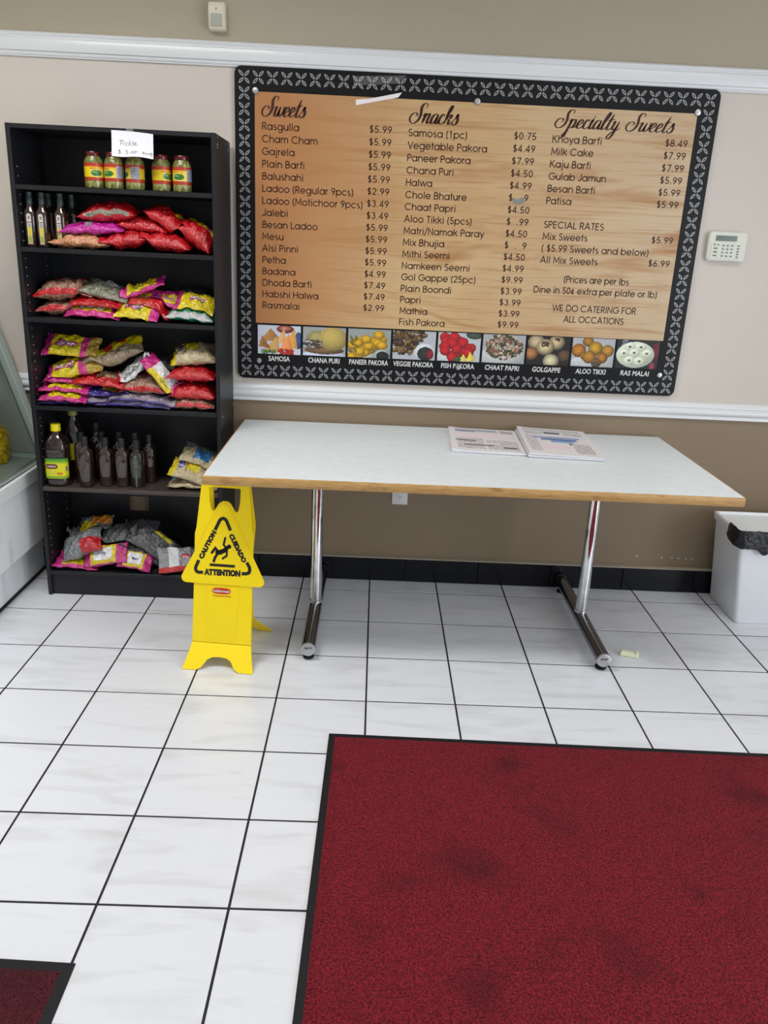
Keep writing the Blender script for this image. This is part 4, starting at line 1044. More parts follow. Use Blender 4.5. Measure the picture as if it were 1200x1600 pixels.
# ============================================================ BOOKCASE
BX0, BX1, BYF, BYB, BZ = -1.360, -.617, -.318, -.026, 1.824
SH = [1.622, 1.406, 1.150, .812, .478]        # upper faces of the shelves
def bookcase():
    cx = (BX0 + BX1) / 2; t = thing('bookcase', 'tall black bookcase stocked with grocery bags, jars and bottles against the wall', 'bookcase', (cx, 0, 0))
    X0, X1 = BX0 - cx, BX1 - cx; TH = .0158
    for s in (0, 1):
        x0 = X0 if s == 0 else X1 - TH
        b = newbm(); box(b, x0, x0 + TH, BYF, BYB, .0005, BZ, .0008, seg=1); sp = obj('side_panel', b, 'black_laminate', t)
        b = newbm()
        xi = x0 + TH if s == 0 else x0; d = .0006 if s == 0 else -.0006
        for yy in (BYF + .037, BYB - .06):
            for k in range(48):
                z = .18 + k * .032
                if any(abs(z - (q - .008)) < .02 for q in SH): continue
                lathe(b, [(.0024, 0), (.0024, .0008)], 6, M=Matrix.Translation((xi, yy, z)) @ Matrix.Rotation(R(90 if s == 0 else -90), 4, 'Y'))
        if s == 1:      # scuffs and screw heads on the visible outer side
            for (yy, z, r) in ((-.28, 1.79, .004), (-.28, 1.78, .003), (-.07, 1.79, .003), (-.05, .80, .003), (-.27, .79, .004), (-.14, 1.69, .002), (-.27, 1.815, .003)):
                lathe(b, [(r, 0), (r, .0008)], 8, M=Matrix.Translation((X1, yy, z)) @ Matrix.Rotation(R(90), 4, 'Y'))
        obj('peg_holes', b, 'pin_hole', sp, kind='stuff')
    b = newbm(); box(b, X0 + TH, X1 - TH, BYF, BYB, BZ - TH, BZ - .0004, .0008, seg=1); obj('top_panel', b, 'black_laminate', t)
    for k, z in enumerate(SH):
        b = newbm(); box(b, X0 + TH + .0005, X1 - TH - .0005, BYF + .001, BYB - .002, z - .0165, z, .001, seg=1)
        obj('shelf', b, 'brown_black_laminate' if k == 4 else 'black_laminate', t, label='worn brownish black shelf' if k == 4 else None)
    b = newbm(); box(b, X0 + TH, X1 - TH, BYF, BYB, .094, .110, .0008, seg=1); obj('bottom_shelf', b, 'black_laminate', t)
    b = newbm(); box(b, X0 + TH, X1 - TH, BYF + .012, BYF + .026, .001, .0935, .0008, seg=1); obj('kick_board', b, 'black_laminate', t)
    b = newbm(); y0, y1 = BYB + .0005, BYB + .0035          # back panel with the cut-out that shows the wall
    hx0, hx1, hz0, hz1 = -1.086 - cx, -1.001 - cx, .290, .359
    box(b, X0, hx0, y0, y1, .09, BZ); box(b, hx1, X1, y0, y1, .09, BZ); box(b, hx0, hx1, y0, y1, .09, hz0); box(b, hx0, hx1, y0, y1, hz1, BZ)
    obj('back_panel', b, 'black_laminate', t)
bookcase()
def price_note():
    t = thing('price_note', 'handwritten white paper price note taped to the bookcase top above the pickle jars', 'note', (-.910, BYF - .0015, 1.77))
    n, m = 14, 10; b = newbm(); g = []
    def S(u, v, d=0):   # u,v in 0..1 from the lower left
        x = -.0735 + .147 * u; zt = .0460 - .012 * u * u * .6; zb = -.0395 - .0055 * math.sin(u * 7) * .35 - .008 * max(0, u - .55)
        z = zb + (zt - zb) * v; y = -.0022 * math.sin(u * 5 + v * 3) * (1 - v) - .012 * (1 - v) ** 2 - d - .001
        return (x, y, z)
    for dd in (0, .0006):
        g = [[b.verts.new(S(i / n, j / m, dd)) for i in range(n + 1)] for j in range(m + 1)]
        for j in range(m):
            for i in range(n): b.faces.new((g[j][i], g[j][i + 1], g[j + 1][i + 1], g[j + 1][i]))
    obj('paper', b, 'paper_white', t, True)
    b = newbm(); f = lambda px, pz: S((px - 330) / 384, 1 - (pz - 48) / 258, .0012)
    ST = [[(412, 195), (416, 145)], [(402, 150), (425, 138), (440, 150), (430, 170), (414, 172)], [(447, 165), (444, 192)], [(449, 150), (450, 152)], [(480, 165), (464, 168), (462, 188), (480, 190)],
          [(496, 140), (490, 192)], [(514, 160), (492, 176), (512, 192)], [(530, 145), (524, 192)], [(534, 180), (556, 168), (548, 160), (538, 172), (542, 190), (574, 182)],
          [(415, 245), (398, 240), (400, 252), (414, 260), (406, 272), (388, 268)], [(402, 232), (408, 280)], [(455, 245), (476, 242), (466, 256), (482, 264), (470, 276), (454, 272)], [(492, 270), (496, 271)],
          [(520, 250), (508, 258), (514, 272), (530, 262), (522, 250)], [(540, 250), (534, 262), (544, 272), (554, 260), (544, 250), (575, 256)],
          [(616, 262), (632, 256), (624, 248), (614, 260), (622, 272), (638, 266)], [(654, 254), (642, 260), (648, 270), (660, 256), (664, 270)], [(684, 250), (672, 258), (678, 268), (688, 262)], [(692, 238), (692, 268)], [(692, 258), (702, 254), (702, 275), (696, 282)]]
    for s in ST:
        pts = catmull(s, 4) if len(s) > 2 else s
        for q in ribbon2d(pts, 3.6):
            try: b.faces.new([b.verts.new(f(p[0], p[1])) for p in q])
            except ValueError: pass
    obj('handwriting', b, 'ink_pen', t)
    b = newbm(); box(b, -.022, .004, -.0022, -.0012, .040, .053); obj('clear_tape', b, 'tape_clear', t)
price_note()

# ============================================================ GROCERIES
def film(name, col, mix=None, rough=.3, wr=1.0):
    mat(name, s2l(col) if isinstance(col, str) else col, rough, coat=1.0, crough=.04, mix=mix, bump=(95, 1.0 * wr, .007, 4))
film('f_red', 'c8141e', [('noise', 12, s2l('b01018'), .4, .7)])
film('f_redclear', 'b5201a', [('cell', 220, s2l('c84a30'), .4, .9)])
film('f_magenta', 'c2249a'); film('f_pink', 'c42a7e'); film('f_yellow', 'e2cc10', [('noise', 8, s2l('cdb40a'), .45, .7)])
film('f_peach', 'd79a72', [('cell', 300, s2l('b9754f'), .2, 1.)]); film('f_brown', 'a17a66', [('cell', 330, s2l('7c5343'), .2, 1.), ('vor', 260, s2l('c9a38c'), .45, .2)])
film('f_ricebrown', 'b79c7c', [('cell', 380, s2l('8a6d50'), .2, 1.)])
film('f_rice', 'dccfae', [('vor', 300, s2l('b9a67f'), .2, .6)]); film('f_olive', '8c8a78', [('cell', 330, s2l('63624f'), .2, 1.)])
film('f_charcoal', '5a5c60', [('cell', 420, s2l('3b3d40'), .1, 1.), ('vor', 380, s2l('85888c'), .25, .08)])
film('f_dark', '36373a'); film('f_purple', '33267a'); film('f_clearlilac', 'a59aa6', [('cell', 260, s2l('7d7078'), .3, 1.)])
film('f_green', '0e7a52'); film('f_silver', 'b9babb', rough=.3); film('f_greyfilm', '8b8f92', [('noise', 18, s2l('5f6467'), .4, .65)])
film('f_orange', 'd2801c'); film('f_blue', '1f6fae'); film('f_tanbrown', 'a08f74', [('cell', 300, s2l('7f6d55'), .2, 1.)]); film('f_white', 'dfe0e2'); film('f_ochre', 'b9983a', [('cell', 250, s2l('97782a'), .2, 1.)])
film('f_greystripe', '8e9095')
mat('l_white', s2l('e4e4e8'), .4, coat=.4); mat('l_blue', s2l('2c2a80'), .35, coat=.4); mat('l_plum', s2l('a02a6e'), .35, coat=.4)
mat('l_print', s2l('55555a'), .5); mat('l_green', s2l('2f7a35'), .4, coat=.3); mat('l_black', s2l('201c1c'), .4); mat('l_redoval', s2l('b5242a'), .4, coat=.4)

def S_(base, regs=(), decs=()): return dict(base=base, regs=regs, decs=decs)
LOGO = lambda u, v, w=.80, h=.75, rot=0: ('logo', u, v, w, h, rot)
STY = {
 'peach': S_('f_peach'), 'red': S_('f_red'), 'red_s': S_('f_red', [], [('rect', .05, -.3, .14, 1.2, 'f_redclear')]),
 'magenta': S_('f_magenta', [(-.75, -.2, .1, 1, 't', 'f_yellow')], [('rect', -.05, -.5, .22, .7, 'f_clearlilac')]),
 'redfin': S_('f_red', [(-.75, .75, -.99, -.90, 't', 'f_olive')]),
 'red_y': S_('f_red', [(-.1, .9, .15, 1, 't', 'f_yellow')], [('text', .35, .55, .42, 'ATTA', 'l_redoval')]),
 'red_y2': S_('f_red', [(-.8, .5, .0, 1, 't', 'f_yellow')], [('text', -.1, .5, .45, 'Atta', 'l_plum')]),
 'clearbrown': S_('f_brown', [(-1, .85, -1.1, -.80, 't', 'f_red'), (-.55, .55, .35, .95, 't', 'f_red'), (-1, -.9, -1.1, 1.1, '*', 'f_red')]),
 'greygreen': S_('f_olive', [], [('rect', .30, .45, 1.05, .8, 'f_silver'), ('text', .30, .5, .22, 'Sunflower', 'l_print')]),
 'redtape': S_('f_red', [], [('rect', .10, -.35, .12, 1.3, 'f_redclear')]),
 'pinkwhite': S_('f_pink', [(-.78, .62, -.55, .8, 't', 'f_yellow')], [('rect', -.1, .05, .85, .7, 'l_white'), ('text', -.1, .1, .25, 'Net Wt', 'l_print')]),
 'logo180': S_('f_yellow', [(.58, 1.1, -1.1, 1.1, '*', 'f_pink')], [LOGO(-.18, .0, 1.05, .85, 180)]),
 'logo': S_('f_yellow', [(-1.1, -.68, -1.1, 1.1, '*', 'f_pink'), (.40, .62, -1.1, 1.1, '*', 'f_pink'), (.62, 1.1, -1.1, 1.1, '*', 'f_ochre')], [LOGO(-.15, -.05, .92, 1.0, 0)]),
 'logotilt': S_('f_yellow', [(-1.1, -.72, -1.1, 1.1, '*', 'f_pink'), (.22, .48, -1.1, 1.1, '*', 'f_pink'), (.48, 1.1, -1.1, 1.1, '*', 'f_ochre')], [LOGO(-.22, -.05, .92, .95, 180)]),
 'logoright': S_('f_yellow', [(-1.1, -.72, -1.1, 1.1, '*', 'f_pink')], [LOGO(.10, .1, 1.0, .7, 180)]),
 'pinkyel': S_('f_pink', [(-.62, .70, -.75, .7, 't', 'f_yellow')], [('text', .0, -.1, .36, 'Indian', 'l_green')]),
 'pinkdouble': S_('f_pink', [(-.75, -.16, -.7, .35, 't', 'f_yellow'), (.26, .86, -.7, .35, 't', 'f_yellow')], [('logo', -.45, -.2, .48, .5, 0), ('logo', .56, -.2, .48, .5, 0), ('oval', .06, -.1, .22, .4, 'l_blue')]),
 'redclear': S_('f_redclear', [(.1, 1.1, -1.1, 1.1, '*', 'f_red')]),
 'green': S_('f_green', [(-1.1, .95, -1.1, -.62, 't', 'f_silver')]),
 'darkgrey': S_('f_dark'), 'purpleclear': S_('f_clearlilac', [(-1.1, 1.1, -1.1, -.86, '*', 'f_purple'), (.1, .75, .1, 1., 't', 'f_purple')]),
 'purpleyel': S_('f_purple', [(-.1, .45, -.4, .6, 't', 'f_yellow'), (.45, 1.1, -.2, 1.1, 't', 'f_clearlilac')]),
 'yellowbrown': S_('f_tanbrown', [(-.25, 1.1, -.15, 1.1, 't', 'f_yellow'), (-.05, .16, .0, 1.1, 't', 'f_red'), (.34, .58, .3, 1.1, 't', 'f_red')], [('rect', -.07, .5, .02, 1.0, 'l_black'), ('rect', .18, .5, .02, 1.0, 'l_black')]),
 'redrice': S_('f_red', [(-.2, .6, -.35, .9, 't', 'f_ricebrown')]),
 'silver': S_('f_white', [(-1.1, -.74, -1.1, 1.1, '*', 'f_red'), (-.3, 1.1, .0, 1.1, 't', 'f_silver')], [('text', .05, -.55, .34, 'SOOOOD', 'l_print'), ('rect', .1, .0, 1.2, .05, 'l_black')]),
 'whiteyel': S_('f_white', [(-1.1, -.55, -1.1, 1.1, '*', 'f_pink'), (.75, 1.1, -1.1, 1.1, '*', 'f_pink'), (-.55, .75, -1.1, -.45, '*', 'f_yellow')], [('text', .15, -.7, .22, 'INDIAN', 'l_green')]),
 'rice': S_('f_rice', [(-1.1, -.72, -1.1, 1.1, '*', 'f_yellow'), (-.30, .22, -.3, .9, 't', 'f_yellow'), (-.72, -.34, .1, 1.1, 't', 'f_orange')], [('oval', -.58, .10, .34, .62, 'l_blue'), ('text', -.58, .02, .22, 'DAL', 'l_white'), ('rect', -.32, .2, .025, 1.3, 'l_black')]),
 'bluerice': S_('f_rice', [(-1.1, 1.1, .1, 1.1, 't', 'f_blue')]), 'blueclear': S_('f_rice', [(-.35, .5, -.5, .4, 't', 'f_blue'), (-1.1, 1.1, .4, 1.1, 't', 'f_greyfilm')], [('text', .1, .7, .4, 'DHO', 'l_green')]),
 'greyred': S_('f_greyfilm', [(.15, 1.0, -1.1, .0, 't', 'f_red')]), 'orangeyel': S_('f_greyfilm', [(-.9, .2, -.9, .2, 't', 'f_yellow'), (-.2, .9, -.2, .9, 't', 'f_orange')]),
 'greyorange': S_('f_greyfilm', [(-.1, .75, -.3, .7, 't', 'f_orange')]),
 'whitelabel': S_('f_pink', [(-.62, .55, -.9, .9, 't', 'f_yellow')], [('rect', -.05, .0, .86, 1.2, 'l_white'), ('text', .0, -.05, .28, 'Mfg', 'l_blue')]),
 'charcoal': S_('f_charcoal', [(-.4, -.36, -.6, 1, 't', 'f_dark'), (.2, .24, -.6, 1, 't', 'f_dark')]), 'charcoal2': S_('f_charcoal'),
 'charcoalyel': S_('f_charcoal', [], [('oval', .12, .55, .85, .34, 'f_yellow')]),
 'redgrey': S_('f_greystripe', [(-1.1, 1.1, -1.1, -.62, '*', 'f_red'), (-.6, -.2, -.62, 1.1, 't', 'f_white'), (.3, .7, -.62, 1.1, 't', 'f_dark')], [('oval', .1, .15, .40, .42, 'l_redoval'), ('text', .1, .08, .2, 'Mills', 'l_white')]),
}
def bag_surface(L, W, T, seed):
    rs = random.Random(seed); ph = [rs.uniform(0, 6.28) for _ in range(12)]; droop = rs.uniform(.03, .07) * L
    def S(u, v, top, off=0.0):
        au, av = min(abs(u), 1), min(abs(v), 1)
        e = (max(0, 1 - (au / .93) ** 3.0) ** .55 if au < .93 else 0) * max(0, 1 - av ** 3.2) ** .60
        t = T / 2 * e * (1.06 if top else .86) + .0006
        x = u * L / 2 * (1 - .035 * (1 - av ** 2)); hw = W / 2 * (.90 + .10 * au ** 2.5)
        hw *= 1 + .025 * math.sin(7 * u + ph[9])
        y = v * hw
        wr = (.0022 * math.sin(9 * u + 4 * v + ph[0]) + .0016 * math.sin(15 * u - 7 * v + ph[1]) + .0012 * math.sin(23 * v + 5 * u + ph[2])
              + .0010 * math.sin(31 * u + 11 * v + ph[3])) * (.35 + e)
        crease = -.0035 * math.exp(-((abs(u) - .80 + .04 * math.sin(11 * v + ph[4])) / .035) ** 2) * (1 - av ** 4)
        edge = .004 * math.sin(8 * v + ph[5]) * (au ** 8) + .003 * math.sin(10 * u + ph[6]) * av ** 8
        z = (1 if top else -1) * (t + max(-.45 * t, wr + crease)) + edge + droop * (.30 - au ** 2) * .5
        return x, y, z + (off if top else -off)
    return S
from mathutils.bvhtree import BVHTree
TREES = {k: [] for k in ('s2', 's3', 's4', 's5', 's6')}
def bag(spec, idx, zs):
    k, x, y, z, L, W, T, roll, pitch, yaw, st, lab = spec; T *= .92; W *= .96
    sty = STY[st]; S0 = bag_surface(L, W, T, 100 + idx)
    name = {'charcoal': 'seed_bag', 'charcoal2': 'seed_bag', 'charcoalyel': 'seed_bag', 'greygreen': 'seed_bag', 'rice': 'rice_bag', 'bluerice': 'rice_bag', 'blueclear': 'rice_bag', 'clearbrown': 'lentil_bag', 'peach': 'grain_bag', 'yellowbrown': 'grain_bag'}.get(st, 'food_packet')
    rot = Euler((R(pitch), R(-roll), R(yaw)), 'XYZ')
    t = thing(name, lab, 'food bag', (0, 0, 0), rot, {'s2': 'grocery bags on the second shelf', 's3': 'grocery bags on the third shelf', 's4': 'grocery bags on the fourth shelf', 's5': 'rice bags on the fifth shelf', 's6': 'grocery bags on the bottom shelf'}[k])
    mats = [sty['base']] + [r[5] for r in sty['regs']]; um = []
    for m in mats:
        if m not in um: um.append(m)
    def mi(u, v, top):
        m = sty['base']
        for (u0, u1, v0, v1, sd, mm) in sty['regs']:
            if u0 <= u <= u1 and v0 <= v <= v1 and (sd == '*' or top): m = mm
        return um.index(m)
    NU, NV = 44, 26; b = newbm(); top = [[None] * (NV + 1) for _ in range(NU + 1)]; bot = [[None] * (NV + 1) for _ in range(NU + 1)]
    us = [-1 + 2 * i / NU for i in range(NU + 1)]; vs = [-math.cos(PI * j / NV) * .35 + (-1 + 2 * j / NV) * .65 for j in range(NV + 1)]
    # rigid placement first
    M = rot.to_matrix(); Mi = M.inverted()
    TP = [[M @ Vector(S0(u, v, True)) for v in vs] for u in us]; BP = [[M @ Vector(S0(u, v, False)) for v in vs] for u in us]
    allp = [p for g in (TP, BP) for r in g for p in r]; lo = min(p.z for p in allp); xs = [p.x for p in allp]; ys = [p.y for p in allp]
    z = max(z, zs - lo + .0006)
    x = min(max(x, BX0 + .0175 - min(xs)), BX1 - .0175 - max(xs)); y = min(y, BYB - .004 - max(ys))
    loc = Vector((x, y, z)); best = None
    if TREES[k]:                 # slide the bag a little back or forth, or up, to where it lies freest
        ymax, ymin = max(ys), min(ys); zmin = lo
        ray = (loc - Vector((-.0176, -3.4747, 1.4851))); ray = ray / ray.y
        gi = [(i, j) for i in range(2, NU, 5) for j in range(1, NV, 4)]
        for dy in (0, .015, .03, .045, .06, .08, .10, -.015, -.03, -.045):
            for dz in (0, .007, .014, .021):
                L2 = loc + ray * dy + Vector((0, 0, dz))
                if L2.y + ymax > BYB - .003 or L2.y + ymin < -.352: continue
                if L2.z + zmin < zs + .0005: L2.z = zs + .0006 - zmin
                if not BX0 + .017 < L2.x + min(xs) or not L2.x + max(xs) < BX1 - .017: L2.x = loc.x
                cost = abs(dy) * 3.5 + dz * 11
                for tree in TREES[k]:
                    for i, j in gi:
                        p = BP[i][j] + L2
                        a = tree.ray_cast(Vector((p.x, p.y, zs + .5)), Vector((0, 0, -1)))
                        if a[0] is None: continue
                        c = tree.ray_cast(Vector((p.x, p.y, zs - .2)), Vector((0, 0, 1))); hb = c[0].z if c[0] is not None else a[0].z
                        pt = (TP[i][j] + L2).z; pen = min(a[0].z - p.z, pt - hb)
                        if pen > 0: cost += pen * .55 + max(0, pen - .015) * 2.5
                if best is None or cost < best[0]: best = (cost, L2)
        if best: loc = best[1]
    t.location = loc
    # the film settles on the bags already lying below it
    need = np.zeros((NU + 1, NV + 1))
    for i in range(NU + 1):
        for j in range(NV + 1):
            pass
    cap = np.full((NU + 1, NV + 1), 9.0)
    for tree in TREES[k]:
        cols = []
        for i in range(NU + 1):
            for j in range(NV + 1):
                for p in (BP[i][j] + loc, TP[i][j] + loc):
                    a = tree.ray_cast(Vector((p.x, p.y, zs + .5)), Vector((0, 0, -1)))
                    if a[0] is None: continue
                    c = tree.ray_cast(Vector((p.x, p.y, zs - .2)), Vector((0, 0, 1)))
                    ht, hb = a[0].z, c[0].z if c[0] is not None else a[0].z
                    zb, ztp = (BP[i][j] + loc).z, (TP[i][j] + loc).z
                    if min(zb, ztp) < ht + .002 and max(zb, ztp) > hb - .002: cols.append((i, j, ht + .0025 - min(zb, ztp), max(zb, ztp) - hb + .0025, hb - .0025))
        if not cols: continue
        U_, D_ = max(c[2] for c in cols), max(c[3] for c in cols)
        if U_ <= D_ * 1.6 or min(c[4] for c in cols) < zs + .02:
            for i, j, r, d, hb in cols: need[i, j] = max(need[i, j], min(r, .058))
        else:
            for i, j, r, d, hb in cols: cap[i, j] = min(cap[i, j], hb)
    cap0 = cap.copy()
    def smooth():
        sm = need.copy()
        for _ in range(22):
            q = np.pad(sm, 1, mode='edge'); sm = (q[:-2, 1:-1] + q[2:, 1:-1] + q[1:-1, :-2] + q[1:-1, 2:] + 2 * q[1:-1, 1:-1]) / 6; sm = np.maximum(sm, need)
        return sm
    rimmask = np.zeros((NU + 1, NV + 1), bool); rimmask[[0, -1], :] = True; rimmask[:, [0, -1]] = True
    tz = np.array([[p.z for p in r] for r in TP]); bz = np.array([[p.z for p in r] for r in BP]); gap = np.maximum(0, tz - bz) * .72; gap[rimmask] = 0
    nid = lambda i, j: i * (NV + 1) + j
    FT = [(nid(i, j), nid(i + 1, j), nid(i + 1, j + 1), nid(i, j + 1)) for i in range(NU) for j in range(NV)]; NN = (NU + 1) * (NV + 1)
    FB = [tuple(q + NN for q in f) for f in FT]
    for it in range(16):
        sm = smooth(); tzz = tz + np.maximum(0, sm - gap); bzz = bz + sm; cm = cap < 5
        tzz = np.where(cm, np.minimum(tzz, cap - loc.z), tzz); bzz = np.where(cm, np.minimum(bzz, cap - loc.z - .0015), bzz)
        if not TREES[k]: break
        VV = [(TP[i][j].x + loc.x, TP[i][j].y + loc.y, tzz[i, j] + loc.z) for i in range(NU + 1) for j in range(NV + 1)] + [(BP[i][j].x + loc.x, BP[i][j].y + loc.y, bzz[i, j] + loc.z) for i in range(NU + 1) for j in range(NV + 1)]
        tr = BVHTree.FromPolygons(VV, FT + FB); hitf = set()
        for tree in TREES[k]: hitf |= {q[0] for q in tr.overlap(tree)}
        if not hitf: break
        for q in hitf:
            for v in (FT + FB)[q]:
                v %= NN; i, j = divmod(v, NV + 1)
                if need[i, j] < .062: need[i, j] = max(need[i, j], min(sm[i, j], need[i, j] + .006)) + .0012
    def raised(u, v):
        fi = (u + 1) / 2 * NU; i = int(max(0, min(NU - 1, fi))); fj = float(np.interp(v, vs, range(NV + 1))); j = int(min(NV - 1, fj)); a, c = min(1, max(0, fi - i)), fj - j
        return (sm[i, j] * (1 - a) + sm[i + 1, j] * a) * (1 - c) + (sm[i, j + 1] * (1 - a) + sm[i + 1, j + 1] * a) * c
    thk = T * .0
    def S(u, v, tp, off=0.0):
        p = M @ Vector(S0(u, v, tp, off)); r = raised(u, v)
        if tp:
            d = (TP_z(u, v, 1) - TP_z(u, v, 0)); p.z += max(0.0, r - max(0, d * .72))
        else: p.z += r
        cc = capped(u, v)
        if cc < 5: p.z = min(p.z, cc - loc.z - (0 if tp else .0015))
        return Mi @ p
    def capped(u, v):
        i = int(round((u + 1) / 2 * NU)); j = int(round(float(np.interp(v, vs, range(NV + 1))))); return cap[max(0, min(NU, i)), max(0, min(NV, j))]
    def TP_z(u, v, tp): return (M @ Vector(S0(u, v, bool(tp)))).z
    for i, u in enumerate(us):
        for j, v in enumerate(vs):
            rim = i in (0, NU) or j in (0, NV)
            if rim:
                p = M @ Vector(S0(u, v, True)); p.z += sm[i, j]; top[i][j] = bot[i][j] = b.verts.new(Mi @ p)
            else: top[i][j] = b.verts.new(S(u, v, True)); bot[i][j] = b.verts.new(S(u, v, False))
    for i in range(NU):
        for j in range(NV):
            uc, vc = (us[i] + us[i + 1]) / 2, (vs[j] + vs[j + 1]) / 2
            b.faces.new((top[i][j], top[i + 1][j], top[i + 1][j + 1], top[i][j + 1])).material_index = mi(uc, vc, True)
            try: b.faces.new((bot[i][j], bot[i][j + 1], bot[i + 1][j + 1], bot[i + 1][j])).material_index = mi(uc, vc, False)
            except ValueError: pass
    b.verts.index_update()
    TREES[k].append(BVHTree.FromPolygons([M @ v.co + loc for v in b.verts], [[v.index for v in f.verts] for f in b.faces]))
    sack = obj('sack', b, um, t, True, sharp=180)
    def grid(uc, vc, w, h, off, shape, rotd, m, parent, name):
        g = newbm(); n = 12
        if shape == 'oval':
            c = g.verts.new(S(uc, vc, True, off)); rings = []
            for rr in (.33, .66, 1):
                rings.append([g.verts.new(S(uc + w / 2 * rr * math.cos(a * PI / 12), vc + h / 2 * rr * math.sin(a * PI / 12), True, off)) for a in range(24)])
            for a in range(24):
                g.faces.new((c, rings[0][a], rings[0][(a + 1) % 24]))
                for q in range(2): g.faces.new((rings[q][a], rings[q + 1][a], rings[q + 1][(a + 1) % 24], rings[q][(a + 1) % 24]))
        else:
            V = [[g.verts.new(S(uc + (-.5 + i / n) * w + (shape == 'skew') * .12 * w * (j / n - .5), max(-.97, min(.97, vc + (-.5 + j / n) * h)), True, off)) for j in range(n + 1)] for i in range(n + 1)]
            for i in range(n):
                for j in range(n): g.faces.new((V[i][j], V[i + 1][j], V[i + 1][j + 1], V[i][j + 1]))
        return obj(name, g, m, parent, True, sharp=180)
    def txt(uc, vc, h, s, m, rotd, parent, off, w=None):
        g = newbm(); V, F = font_mesh(s, 1.0, .02)
        if not V: g.free(); return
        tw = max(v[0] for v in V); ch = .72; hv = h; k_v = hv / ch; k_u = (w / tw) if w else k_v * (W / L) * .95
        ca, sa = math.cos(R(rotd)), math.sin(R(rotd)); vv = []
        for px, py in V:
            a, c = (px - tw / 2) * k_u, (py - ch / 2) * k_v
            if rotd == 180: a, c = -a, -c
            vv.append(g.verts.new(S(uc + a, max(-.97, min(.97, vc + c)), True, off)))
        for f in F:
            try: g.faces.new([vv[i] for i in f])
            except ValueError: pass
        obj('lettering', g, m, parent)
    for d in sty['decs']:
        if d[0] == 'rect': grid(d[1], d[2], d[3], d[4], .0009, 'rect', 0, d[5], sack, 'label')
        elif d[0] == 'oval': grid(d[1], d[2], d[3], d[4], .0009, 'oval', 0, d[5], sack, 'label')
        elif d[0] == 'text': txt(d[1], d[2], d[3], d[4], d[5], 0, sack, .0017)
        elif d[0] == 'logo':
            _, u, v, w, h, rd = d
            grid(u, v, w * .80, h * .50, .0009, 'skew', rd, 'l_plum', sack, 'label')
            txt(u, v, h * .36, 'Indian', 'l_white', rd, sack, .0018, w * .70)
            sg = -1 if rd == 180 else 1
            grid(u - sg * w * .26, v + sg * h * .33, w * .16, h * .24, .0010, 'oval', 0, 'l_green', sack, 'label')
            grid(u + sg * w * .22, v - sg * h * .34, w * .22, h * .10, .0010, 'oval', 0, 'l_green', sack, 'label')
    return t
